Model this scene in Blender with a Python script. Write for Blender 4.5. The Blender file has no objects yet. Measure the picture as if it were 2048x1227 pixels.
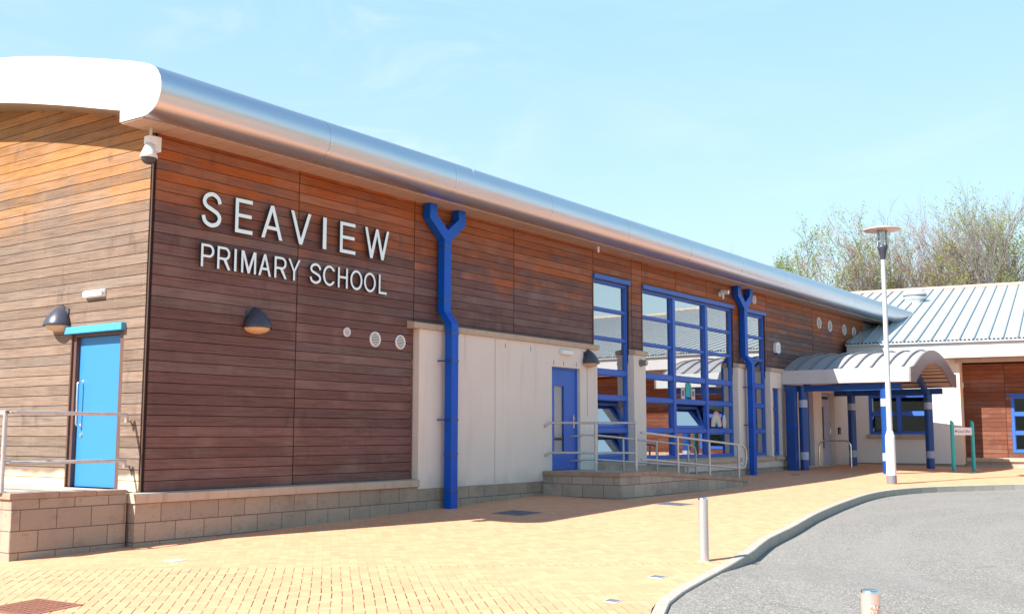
import bpy, bmesh, math, random
from mathutils import Vector, Matrix
R = math.radians
sc = bpy.context.scene
col = sc.collection
random.seed(7)

# ------------------------------------------------------------------ helpers
def tag(o, label=None, cat=None, group=None, kind=None):
    if label: o['label'] = label
    if cat: o['category'] = cat
    if group: o['group'] = group
    if kind: o['kind'] = kind
    return o

def empty(name, loc=(0, 0, 0), rz=0):
    o = bpy.data.objects.new(name, None); col.objects.link(o)
    o.location = loc; o.rotation_euler = (0, 0, rz); o.empty_display_size = .2
    return o

class MB:
    """collects shapes for one mesh object"""
    def __init__(s): s.v = []; s.f = []; s.sm = []; s.mi = []
    def add(s, vs, fs, smooth=False, mi=0):
        b = len(s.v); s.v += [tuple(v) for v in vs]
        for f in fs: s.f.append([b + i for i in f]); s.sm.append(smooth); s.mi.append(mi)
    def box(s, x0, x1, y0, y1, z0, z1, mi=0):
        v = [(x0,y0,z0),(x1,y0,z0),(x1,y1,z0),(x0,y1,z0),(x0,y0,z1),(x1,y0,z1),(x1,y1,z1),(x0,y1,z1)]
        s.add(v, [(0,3,2,1),(4,5,6,7),(0,1,5,4),(1,2,6,5),(2,3,7,6),(3,0,4,7)], mi=mi)
    def obox(s, o, ax, ay, az, a, b, c, mi=0):
        """oriented box, centre o, half sizes a b c along unit axes"""
        o = Vector(o); ax = Vector(ax)*a; ay = Vector(ay)*b; az = Vector(az)*c
        v = [o-ax-ay-az, o+ax-ay-az, o+ax+ay-az, o-ax+ay-az, o-ax-ay+az, o+ax-ay+az, o+ax+ay+az, o-ax+ay+az]
        s.add(v, [(0,3,2,1),(4,5,6,7),(0,1,5,4),(1,2,6,5),(2,3,7,6),(3,0,4,7)], mi=mi)
    def prism(s, pts, axis, a, b, smooth=False, mi=0):
        """closed polygon (2D) extruded along axis 'x','y' or 'z' from a to b"""
        def P(p, t): return (t, p[0], p[1]) if axis == 'x' else (p[0], t, p[1]) if axis == 'y' else (p[0], p[1], t)
        n = len(pts)
        s.add([P(p, a) for p in pts] + [P(p, b) for p in pts],
              [[i, (i+1) % n, n+(i+1) % n, n+i] for i in range(n)], smooth, mi)
        s.add([P(p, a) for p in pts], [list(range(n-1, -1, -1))], False, mi)
        s.add([P(p, b) for p in pts], [list(range(n))], False, mi)
    def tube(s, pts, r, n=10, smooth=True, caps=True, mi=0):
        """tube along 3D points; r number or list"""
        pts = [Vector(p) for p in pts]; m = len(pts)
        rr = r if isinstance(r, (list, tuple)) else [r]*m
        up = None; rings = []
        for i, p in enumerate(pts):
            d = (pts[min(i+1, m-1)] - pts[max(i-1, 0)])
            if d.length < 1e-9: d = Vector((0, 0, 1))
            d.normalize()
            if up is None:
                a = Vector((0, 0, 1)) if abs(d.z) < .9 else Vector((1, 0, 0))
                up = d.cross(a).normalized()
            else:
                up = (up - d*up.dot(d))
                up = up.normalized() if up.length > 1e-6 else d.orthogonal().normalized()
            w = d.cross(up)
            rings.append([p + (up*math.cos(2*math.pi*k/n) + w*math.sin(2*math.pi*k/n))*rr[i] for k in range(n)])
        vs = [v for ring in rings for v in ring]; fs = []
        for i in range(m-1):
            for k in range(n):
                fs.append((i*n+k, i*n+(k+1) % n, (i+1)*n+(k+1) % n, (i+1)*n+k))
        s.add(vs, fs, smooth, mi)
        if caps:
            s.add(rings[0], [list(range(n-1, -1, -1))], False, mi); s.add(rings[-1], [list(range(n))], False, mi)
    def lathe(s, prof, c=(0, 0, 0), n=24, smooth=True, mi=0):
        """profile [(r,z)] round the vertical through c"""
        vs = []; fs = []
        for r, z in prof:
            for k in range(n):
                a = 2*math.pi*k/n; vs.append((c[0]+r*math.cos(a), c[1]+r*math.sin(a), c[2]+z))
        for i in range(len(prof)-1):
            for k in range(n): fs.append((i*n+k, i*n+(k+1) % n, (i+1)*n+(k+1) % n, (i+1)*n+k))
        s.add(vs, fs, smooth, mi)
    def wall(s, x0, x1, z0, z1, y0, y1, holes=(), mi=0):
        """solid wall y0..y1 with rectangular holes (x0,x1,z0,z1), no inner faces"""
        xs = sorted({x0, x1} | {min(max(h[i], x0), x1) for h in holes for i in (0, 1)})
        zs = sorted({z0, z1} | {min(max(h[i], z0), z1) for h in holes for i in (2, 3)})
        def solid(i, j):
            if i < 0 or j < 0 or i >= len(xs)-1 or j >= len(zs)-1: return False
            cx = (xs[i]+xs[i+1])/2; cz = (zs[j]+zs[j+1])/2
            return not any(h[0] < cx < h[1] and h[2] < cz < h[3] for h in holes)
        for i in range(len(xs)-1):
            for j in range(len(zs)-1):
                if not solid(i, j): continue
                a, b, c, d = xs[i], xs[i+1], zs[j], zs[j+1]
                s.add([(a,y0,c),(b,y0,c),(b,y0,d),(a,y0,d)], [(0,1,2,3)], mi=mi)
                s.add([(a,y1,c),(b,y1,c),(b,y1,d),(a,y1,d)], [(3,2,1,0)], mi=mi)
                if not solid(i-1, j): s.add([(a,y0,c),(a,y0,d),(a,y1,d),(a,y1,c)], [(0,1,2,3)], mi=mi)
                if not solid(i+1, j): s.add([(b,y0,c),(b,y1,c),(b,y1,d),(b,y0,d)], [(0,1,2,3)], mi=mi)
                if not solid(i, j-1): s.add([(a,y0,c),(a,y1,c),(b,y1,c),(b,y0,c)], [(0,1,2,3)], mi=mi)
                if not solid(i, j+1): s.add([(a,y0,d),(b,y0,d),(b,y1,d),(a,y1,d)], [(0,1,2,3)], mi=mi)
    def build(s, name, mat, parent=None, bevel=0, bseg=2):
        me = bpy.data.meshes.new(name); me.from_pydata(s.v, [], s.f)
        me.polygons.foreach_set('use_smooth', s.sm)
        mats = mat if isinstance(mat, (list, tuple)) else [mat]
        for m in mats: me.materials.append(m)
        if len(mats) > 1: me.polygons.foreach_set('material_index', s.mi)
        me.update()
        o = bpy.data.objects.new(name, me); col.objects.link(o)
        if parent: o.parent = parent
        if bevel:
            b = o.modifiers.new('bevel', 'BEVEL'); b.width = bevel; b.segments = bseg; b.limit_method = 'ANGLE'; b.angle_limit = R(40)
        return o

# ------------------------------------------------------------------ node helper
class NT:
    def __init__(s, name):
        s.m = bpy.data.materials.new(name); s.m.use_nodes = True
        s.t = s.m.node_tree; s.t.nodes.clear()
        s.out = s.t.nodes.new('ShaderNodeOutputMaterial')
        s.geo = None; s.tc = None
    def n(s, typ, **kw):
        nd = s.t.nodes.new(typ)
        for k, v in kw.items():
            if k.startswith('i_'): nd.inputs[k[2:].replace('_', ' ')].default_value = v
            else: setattr(nd, k, v)
        return nd
    def L(s, a, b): s.t.links.new(a, b)
    def val(s, x, sock):
        if hasattr(x, 'links'): s.L(x, sock)
        else: sock.default_value = x
    def math(s, op, a, b=0.0, c=0.0, clamp=False):
        nd = s.n('ShaderNodeMath', operation=op); nd.use_clamp = clamp
        s.val(a, nd.inputs[0]); s.val(b, nd.inputs[1])
        if op in ('MULTIPLY_ADD', 'COMPARE', 'SMOOTH_MIN'): s.val(c, nd.inputs[2])
        return nd.outputs[0]
    def ss(s, x, a, b):
        nd = s.n('ShaderNodeMapRange', interpolation_type='SMOOTHSTEP'); nd.clamp = True
        s.val(x, nd.inputs[0]); nd.inputs[1].default_value = a; nd.inputs[2].default_value = b
        return nd.outputs[0]
    def mix(s, f, a, b, mode='MIX'):
        nd = s.n('ShaderNodeMix', data_type='RGBA', blend_type=mode)
        s.val(f, nd.inputs[0])
        for x, i in ((a, 6), (b, 7)):
            if hasattr(x, 'links'): s.L(x, nd.inputs[i])
            else: nd.inputs[i].default_value = (*x[:3], 1)
        return nd.outputs[2]
    def pos(s):
        if not s.tc: s.tc = s.n('ShaderNodeTexCoord')
        return s.tc.outputs['Object']
    def xyz(s):
        nd = s.n('ShaderNodeSeparateXYZ'); s.L(s.pos(), nd.inputs[0]); return nd.outputs
    def geom(s):
        if not s.geo: s.geo = s.n('ShaderNodeNewGeometry')
        return s.geo.outputs
    def comb(s, x, y, z=0.0):
        nd = s.n('ShaderNodeCombineXYZ'); s.val(x, nd.inputs[0]); s.val(y, nd.inputs[1]); s.val(z, nd.inputs[2]); return nd.outputs[0]
    def noise(s, scale, vec=None, stretch=None, detail=3, rough=.55, w=None):
        nd = s.n('ShaderNodeTexNoise'); nd.inputs['Scale'].default_value = scale
        nd.inputs['Detail'].default_value = detail; nd.inputs['Roughness'].default_value = rough
        v = vec if vec is not None else s.pos()
        if stretch:
            mp = s.n('ShaderNodeMapping'); mp.inputs['Scale'].default_value = stretch; s.L(v, mp.inputs[0]); v = mp.outputs[0]
        s.L(v, nd.inputs['Vector']); return nd.outputs[0]
    def bump(s, h, strength=.3, dist=.01):
        nd = s.n('ShaderNodeBump'); nd.inputs['Strength'].default_value = strength; nd.inputs['Distance'].default_value = dist
        s.L(h, nd.inputs['Height']); return nd.outputs[0]
    def principled(s, color, rough=.6, metal=0.0, normal=None, spec=.5):
        p = s.n('ShaderNodeBsdfPrincipled')
        if hasattr(color, 'links'): s.L(color, p.inputs['Base Color'])
        else: p.inputs['Base Color'].default_value = (*color[:3], 1)
        s.val(rough, p.inputs['Roughness']); s.val(metal, p.inputs['Metallic'])
        p.inputs['Specular IOR Level'].default_value = spec
        if normal: s.L(normal, p.inputs['Normal'])
        s.L(p.outputs[0], s.out.inputs[0]); return p

def mult(c, k): return tuple(x*k for x in c)

def m_paint(name, c, rough=.4, var=.12, scale=3.0, bump=0.0, spec=.5, dirt=None):
    t = NT(name); n1 = t.noise(scale, detail=5, rough=.65)
    cc = t.mix(n1, mult(c, 1-var), mult(c, 1+var))
    if dirt:
        n2 = t.ss(t.noise(1.7, stretch=(1, 1, .35), detail=6, rough=.7), .5, .75)
        cc = t.mix(t.math('MULTIPLY', n2, dirt[3]), cc, dirt[:3])
    nm = t.bump(t.noise(60, detail=2), bump, .002) if bump else None
    t.principled(cc, rough, 0, nm, spec); return t.m

def m_metal(name, c, rough=.35, var=.1, stretch=(1, 1, 1), scale=6, metal=1.0):
    t = NT(name); n1 = t.noise(scale, stretch=stretch, detail=5)
    cc = t.mix(n1, mult(c, 1-var), mult(c, 1+var))
    r = t.math('MULTIPLY_ADD', t.noise(scale*2.3, stretch=stretch, detail=4), .18, rough-.09)
    t.principled(cc, r, metal); return t.m

def m_timber(name, axis, brown, orange, zlo, zhi, amt=1.0, pale=False, top=None):
    """weathered boards: every board its own tone, grain along the board, unweathered orange up under the eaves"""
    t = NT(name); x, y, z = t.xyz()
    u = x if axis == 'x' else y
    isl = t.geom()['Random Per Island']
    gv = t.comb(t.math('MULTIPLY', u, 1.3), t.math('MULTIPLY', z, 26), t.math('MULTIPLY', isl, 37))
    grain = t.noise(1.6, gv, detail=6, rough=.65)
    bv = t.comb(t.math('MULTIPLY', u, .55), t.math('MULTIPLY', z, 1.5), 0.0)
    blot = t.noise(1.3, bv, detail=4, rough=.6)
    bv2 = t.comb(t.math('MULTIPLY', u, 1.4), t.math('MULTIPLY', isl, 9), 3.0)
    blot2 = t.noise(1.0, bv2, detail=3)
    h = t.math('ADD', z, t.math('MULTIPLY', t.math('SUBTRACT', blot, .5), 2.9))
    h = t.math('ADD', h, t.math('MULTIPLY', t.math('SUBTRACT', isl, .5), .35))
    h = t.math('ADD', h, t.math('MULTIPLY', t.math('SUBTRACT', blot2, .5), .8))
    w = t.math('MULTIPLY', t.ss(h, zlo, zhi), amt)
    c = t.mix(w, brown, orange)
    # board to board tone and hue
    k = t.math('MULTIPLY_ADD', isl, .40, .78)
    c = t.mix(1.0, c, t.comb(k, k, k), 'MULTIPLY')
    c = t.mix(t.math('MULTIPLY', t.ss(t.math('FRACT', t.math('MULTIPLY', isl, 7.3)), .6, 1), .22), c, mult((.30, .27, .25), .8))
    g2 = t.ss(grain, .40, .66)
    c = t.mix(t.math('MULTIPLY', g2, .6), c, t.mix(.6, c, (.03, .012, .01)))
    g3 = t.ss(t.noise(1.2, t.comb(t.math('MULTIPLY', u, .9), t.math('MULTIPLY', z, 60), t.math('MULTIPLY', isl, 91)), detail=4, rough=.6), .58, .72)
    c = t.mix(t.math('MULTIPLY', g3, .45), c, t.mix(.5, c, (.42, .25, .12)))
    c = t.mix(t.math('MULTIPLY', t.ss(blot2, .50, .75), .42), c, t.mix(.5, c, (.36, .24, .19)))
    bl3 = t.noise(1.0, t.comb(t.math('MULTIPLY', u, .9), t.math('MULTIPLY', z, 3.2), t.math('MULTIPLY', isl, 3)), detail=5, rough=.65)
    c = t.mix(t.math('MULTIPLY', t.ss(bl3, .52, .70), .38), c, t.mix(.55, c, (.24, .20, .18)))
    c = t.mix(t.math('MULTIPLY', t.ss(t.math('SUBTRACT', 1.0, bl3), .54, .70), .38), c, t.mix(.6, c, (.045, .022, .018)))
    # dark damp streaks of their own shape
    st = t.ss(t.noise(1.1, t.comb(t.math('MULTIPLY', u, 2.2), t.math('MULTIPLY', z, .8), 7.0), detail=5, rough=.7), .56, .74)
    c = t.mix(t.math('MULTIPLY', st, .45), c, (.045, .03, .028))
    nu = t.math('ABSOLUTE', t.math('SUBTRACT', t.math('FRACT', t.math('DIVIDE', t.math('ADD', u, 20), .6)), .5))
    nz_ = t.math('ABSOLUTE', t.math('SUBTRACT', t.math('ABSOLUTE', t.math('SUBTRACT', t.math('FRACT', t.math('DIVIDE', z, .1405)), .47)), .27))
    nd_ = t.math('MULTIPLY', t.math('LESS_THAN', nu, .010), t.math('LESS_THAN', nz_, .035))
    c = t.mix(t.math('MULTIPLY', nd_, .45 if pale else .16), c, (.45, .42, .38))
    if pale:
        pz = t.math('ADD', z, t.math('MULTIPLY', t.noise(1.2, detail=2), .35))
        c = t.mix(t.math('SUBTRACT', 1.0, t.ss(pz, .32, .42)), c, (.62, .5, .33))
    nm = t.bump(grain, .35, .004)
    t.principled(c, .62, 0, nm, .35); return t.m

def m_block(name, zoff, rowh=.24, bw=.457, xoff=0.0, base=((.42, .335, .265), (.33, .265, .215)), moss=.5):
    t = NT(name); x, y, z = t.xyz(); g = t.geom()
    nx = t.n('ShaderNodeSeparateXYZ'); t.L(g['Normal'], nx.inputs[0])
    ax = t.math('ABSOLUTE', nx.outputs[0]); ax = t.math('GREATER_THAN', ax, .7)
    u = t.math('ADD', t.math('MULTIPLY', y, ax), t.math('MULTIPLY', x, t.math('SUBTRACT', 1.0, ax)))
    v = t.comb(t.math('ADD', u, xoff+20*bw), t.math('ADD', z, -zoff+20*rowh), 0.0)
    b = t.n('ShaderNodeTexBrick'); t.L(v, b.inputs['Vector'])
    b.offset = .5; b.inputs['Scale'].default_value = 1; b.inputs['Brick Width'].default_value = bw
    b.inputs['Row Height'].default_value = rowh; b.inputs['Mortar Size'].default_value = .006
    b.inputs['Mortar Smooth'].default_value = .3; b.inputs['Bias'].default_value = 0
    b.inputs['Color1'].default_value = (*base[0], 1); b.inputs['Color2'].default_value = (*base[1], 1)
    b.inputs['Mortar'].default_value = (.13, .085, .07, 1)
    sp = t.noise(90, detail=2); c = t.mix(t.math('MULTIPLY', t.ss(sp, .45, .62), .4), b.outputs[0], (.2, .15, .11))
    bl = t.noise(2.3, detail=6, rough=.7)
    c = t.mix(t.math('MULTIPLY', t.ss(bl, .5, .72), .4), c, (.16, .12, .1))
    ms = t.noise(5.0, t.comb(u, t.math('MULTIPLY', z, 2), 2.0), detail=5, rough=.7)
    c = t.mix(t.math('MULTIPLY', t.ss(ms, .56, .72), moss), c, (.13, .13, .05))
    h = t.math('ADD', t.math('MULTIPLY', b.outputs[1], -1.0), t.math('MULTIPLY', sp, .35))
    t.principled(c, .9, 0, t.bump(h, .6, .008), .25); return t.m

# palette ------------------------------------------------------------
BROWN = (.150, .072, .066); ORANGE = (.34, .082, .008)
M = {}
M['front_timber'] = m_timber('front_timber', 'x', BROWN, ORANGE, 3.35, 4.5)
M['gable_timber'] = m_timber('gable_timber', 'y', (.215, .148, .110), (.36, .160, .045), 3.2, 5.0, pale=True)
M['wing_timber'] = m_timber('wing_timber', 'x', (.17, .052, .026), (.27, .08, .03), .5, 4.0)
M['dark_gap'] = m_paint('dark_gap', (.018, .012, .010), .9)
M['trim_brown'] = m_paint('trim_brown', (.12, .06, .045), .5)
M['blue'] = m_paint('blue_paint', (.038, .13, .52), .42, .15, 1.2, dirt=(.06, .10, .30, .35), spec=.35)
M['pipe_blue'] = m_paint('pipe_blue', (.0, .080, .50), .40, .18, 1.2, spec=.3, dirt=(.03, .09, .30, .4))
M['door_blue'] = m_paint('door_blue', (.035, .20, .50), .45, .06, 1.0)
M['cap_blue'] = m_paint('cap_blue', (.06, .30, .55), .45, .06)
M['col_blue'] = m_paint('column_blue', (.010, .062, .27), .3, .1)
M['band'] = m_paint('pale_band', (.36, .43, .56), .3, .05)
M['white'] = m_paint('white_coated_metal', (.66, .68, .69), .42, .04, .8)
M['pole'] = m_paint('pole_grey', (.44, .46, .48), .4, .08, 5)
M['white_plastic'] = m_paint('white_plastic', (.75, .76, .78), .4, .03)
M['grey_plastic'] = m_paint('grey_plastic', (.18, .19, .22), .5, .05)
M['lampshade'] = m_paint('dark_lamp_coating', (.045, .05, .075), .35, .08, 8)
M['lamp_glass'] = m_paint('frosted_lamp_glass', (.58, .42, .27), .35, .08, 8)
M['black'] = m_paint('black_plastic', (.01, .01, .012), .3)
M['turq'] = m_paint('turquoise_paint', (.03, .42, .42), .4, .1)
M['chrome'] = m_metal('polished_steel', (.80, .80, .80), .22, .04)
M['steel'] = m_metal('brushed_steel', (.60, .61, .62), .34, .10, (12, 12, .6), metal=.75)
M['letter_side'] = m_paint('letter_side', (.03, .035, .05), .5)
M['letter_face'] = m_paint('letter_face', (.72, .90, .98), .5, .03)
M['soffit'] = m_paint('soffit_board', (.40, .31, .26), .55, .1, 2.5, dirt=(.25, .19, .15, .4))

def m_rail():
    t = NT('galvanised_rail'); n = t.noise(14, detail=4); c = t.mix(n, (.36, .35, .36), (.62, .61, .62))
    rs = t.ss(t.noise(3.1, detail=5, rough=.7), .66, .70)
    c = t.mix(rs, c, (.25, .09, .03))
    t.principled(c, .45, t.math('MULTIPLY', t.math('SUBTRACT', 1.0, rs), .6)); return t.m
M['rail'] = m_rail()

def m_roof_metal():
    t = NT('mill_finish_aluminium'); x, y, z = t.xyz()
    n1 = t.noise(1.0, t.comb(t.math('MULTIPLY', x, .35), t.math('MULTIPLY', y, 9), t.math('MULTIPLY', z, 9)), detail=5)
    n2 = t.noise(1.1, t.comb(t.math('MULTIPLY', x, 1.2), t.math('MULTIPLY', y, 3), t.math('MULTIPLY', z, 3)), detail=6)
    c = t.mix(n1, (.58, .60, .66), (.70, .71, .75))
    c = t.mix(t.math('MULTIPLY', t.ss(n2, .55, .75), .25), c, (.62, .55, .48))
    r = t.math('MULTIPLY_ADD', n1, .12, .31)
    t.principled(c, r, 1.0); return t.m
M['alu'] = m_roof_metal()

def m_render_wall():
    t = NT('cream_render'); x, y, z = t.xyz()
    c = t.mix(t.noise(1.1, detail=5), (.66, .595, .54), (.74, .675, .615))
    st = t.noise(1.0, t.comb(t.math('MULTIPLY', x, 3.4), y, t.math('MULTIPLY', z, .5)), detail=6, rough=.7)
    c = t.mix(t.math('MULTIPLY', t.ss(st, .5, .8), .32), c, (.45, .38, .35))
    dr = t.math('MULTIPLY', t.ss(t.noise(1.0, t.comb(t.math('MULTIPLY', x, 7), y, t.math('MULTIPLY', z, .35)), detail=4, rough=.6), .60, .72), t.ss(z, .6, 2.5))
    c = t.mix(t.math('MULTIPLY', dr, .35), c, (.36, .31, .28))
    lo = t.math('ADD', z, t.math('MULTIPLY', t.noise(3, detail=4), .5))
    c = t.mix(t.math('MULTIPLY', t.math('SUBTRACT', 1.0, t.ss(lo, -.05, .40)), .5), c, (.40, .37, .34))
    t.principled(c, .9, 0, t.bump(t.noise(140, detail=2), .35, .003), .2); return t.m
M['render'] = m_render_wall()

def m_coping():
    t = NT('cast_stone'); x, y, z = t.xyz()
    c = t.mix(t.noise(2.5, detail=6, rough=.7), (.40, .30, .23), (.54, .43, .34))
    c = t.mix(t.math('MULTIPLY', t.ss(t.noise(1.0, t.comb(t.math('MULTIPLY', x, 6), y, t.math('MULTIPLY', z, 1.2)), detail=5), .52, .72), .35), c, (.22, .17, .14))
    t.principled(c, .85, 0, t.bump(t.noise(120, detail=2), .3, .003), .25); return t.m
M['coping'] = m_coping()
M['block'] = m_block('split_block', -.13, xoff=-.238)
M['block_ramp'] = m_block('ramp_block', -.20, xoff=.1, base=((.45, .40, .345), (.34, .30, .265)), moss=.25)
M['rusty_cap'] = m_paint('weathered_cap', (.33, .23, .17), .9, .45, 4.0)

def m_glass(name, base=.20, tint=(.75, .78, .82)):
    t = NT(name); fr = t.n('ShaderNodeFresnel'); fr.inputs[0].default_value = 1.75
    f = t.math('ADD', fr.outputs[0], base, clamp=True)
    tr = t.n('ShaderNodeBsdfTransparent'); tr.inputs[0].default_value = (*tint, 1)
    gl = t.n('ShaderNodeBsdfGlossy'); gl.inputs['Roughness'].default_value = .0; gl.inputs[0].default_value = (.97, .98, 1, 1)
    t.L(t.bump(t.noise(.9, detail=1), .012, .05), gl.inputs['Normal'])
    mx = t.n('ShaderNodeMixShader'); t.L(f, mx.inputs[0]); t.L(tr.outputs[0], mx.inputs[1]); t.L(gl.outputs[0], mx.inputs[2])
    t.L(mx.outputs[0], t.out.inputs[0]); return t.m
M['glass'] = m_glass('window_glass', .40)
M['dark_glass'] = m_glass('dark_window_glass', .0, (.35, .36, .4))
M['clear'] = m_glass('lamp_clear', .05, (.9, .95, .97))

def m_standing_roof():
    t = NT('grey_standing_seam'); c = t.mix(t.noise(.8, stretch=(1, .3, 1), detail=5), (.44, .50, .52), (.52, .58, .60))
    c = t.mix(t.math('MULTIPLY', t.ss(t.noise(3, detail=6, rough=.7), .55, .8), .2), c, (.28, .30, .30))
    t.principled(c, .42, .25); return t.m
M['seamroof'] = m_standing_roof()
M['seam'] = m_paint('seam_grey', (.26, .28, .30), .45)
M['lead'] = m_paint('canopy_lead', (.36, .36, .38), .5, .12, 2.0, dirt=(.25, .24, .26, .4))
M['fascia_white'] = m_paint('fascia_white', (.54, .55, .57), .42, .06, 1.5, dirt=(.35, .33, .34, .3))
M['canopy_edge'] = m_paint('canopy_edge_metal', (.19, .165, .175), .4, .12, 2.0)  # tone darkened to carry the shade on the canopy end plate
M['slat'] = m_paint('soffit_slat', (.42, .34, .29), .6, .12)
M['inner_wall'] = m_paint('inner_wall', (.34, .20, .11), .8, .15)
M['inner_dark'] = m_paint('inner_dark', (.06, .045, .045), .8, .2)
M['inner_floor'] = m_paint('inner_floor', (.10, .09, .10), .6)

# ------------------------------------------------------------------ ground
BX = [-12, 0, 8.84, 14.5, 18.7, 21.5, 25, 30, 60]
BZ = [-.95, -.665, -.43, -.385, -.335, -.27, -.24, -.2, -.1]
def interp(x, xs, ys):
    if x <= xs[0]: return ys[0]
    for i in range(len(xs)-1):
        if x <= xs[i+1]: return ys[i] + (ys[i+1]-ys[i])*(x-xs[i])/(xs[i+1]-xs[i])
    return ys[-1]
def g(X, Y): return interp(X, BX, BZ) + .022*(max(-45, min(40, Y))+.2)
def upst(X): return interp(X, [2.6, 4.3], [.022, .125])
def sheet(name, pts, mat, zf, breaks):
    bm = bmesh.new(); vs = [bm.verts.new((p[0], p[1], 0)) for p in pts]
    bm.faces.new(vs); bmesh.ops.triangulate(bm, faces=bm.faces[:])
    for b in breaks:
        bmesh.ops.bisect_plane(bm, geom=bm.verts[:]+bm.edges[:]+bm.faces[:], plane_co=(b, 0, 0), plane_no=(1, 0, 0))
    for b in (-45, 40):
        bmesh.ops.bisect_plane(bm, geom=bm.verts[:]+bm.edges[:]+bm.faces[:], plane_co=(0, b, 0), plane_no=(0, 1, 0))
    bmesh.ops.triangulate(bm, faces=bm.faces[:])
    for v in bm.verts: v.co.z = zf(v.co.x, v.co.y)
    bmesh.ops.recalc_face_normals(bm, faces=bm.faces[:])
    for f in bm.faces:
        if f.normal.z < 0: f.normal_flip()
    me = bpy.data.meshes.new(name); bm.to_mesh(me); bm.free(); me.materials.append(mat)
    o = bpy.data.objects.new(name, me); col.objects.link(o); tag(o, kind='structure'); return o

kerb_ctrl = [(16.2, -34), (16, -24), (15, -17.5), (12, -14.6), (8, -13.6), (3.5, -13), (1, -12), (-.35, -10.6), (-.72, -9.3),
             (-.62, -8.3), (-.35, -7.65), (.04, -7.26), (.9, -6.95), (2.17, -6.71), (3.05, -6.56), (4.22, -6.32), (5.46, -6.02),
             (6.9, -5.8), (8.8, -5.45), (11.6, -4.98), (14.6, -4.62), (16.6, -4.78), (18.19, -5.38), (20.09, -6.63),
             (21.6, -8.4), (22.5, -11), (22.9, -15), (23.2, -24), (23.4, -34)]
def catmull(P, step):
    out = []
    for i in range(len(P)-1):
        p0 = P[max(i-1, 0)]; p1 = P[i]; p2 = P[i+1]; p3 = P[min(i+2, len(P)-1)]
        n = max(2, int(math.dist(p1, p2)/step))
        for k in range(n):
            t = k/n
            out.append(tuple(.5*((2*p1[j]) + (-p0[j]+p2[j])*t + (2*p0[j]-5*p1[j]+4*p2[j]-p3[j])*t*t + (-p0[j]+3*p1[j]-3*p2[j]+p3[j])*t**3) for j in (0, 1)))
    out.append(P[-1]); return out
kp = catmull(kerb_ctrl, .3)
def offset(path, d):
    out = []
    for i, p in enumerate(path):
        a = path[max(i-1, 0)]; b = path[min(i+1, len(path)-1)]
        dx, dy = b[0]-a[0], b[1]-a[1]; l = math.hypot(dx, dy)
        out.append((p[0]+dy/l*d, p[1]-dx/l*d))
    return out
kin = offset(kp, .120)          # road side

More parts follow.
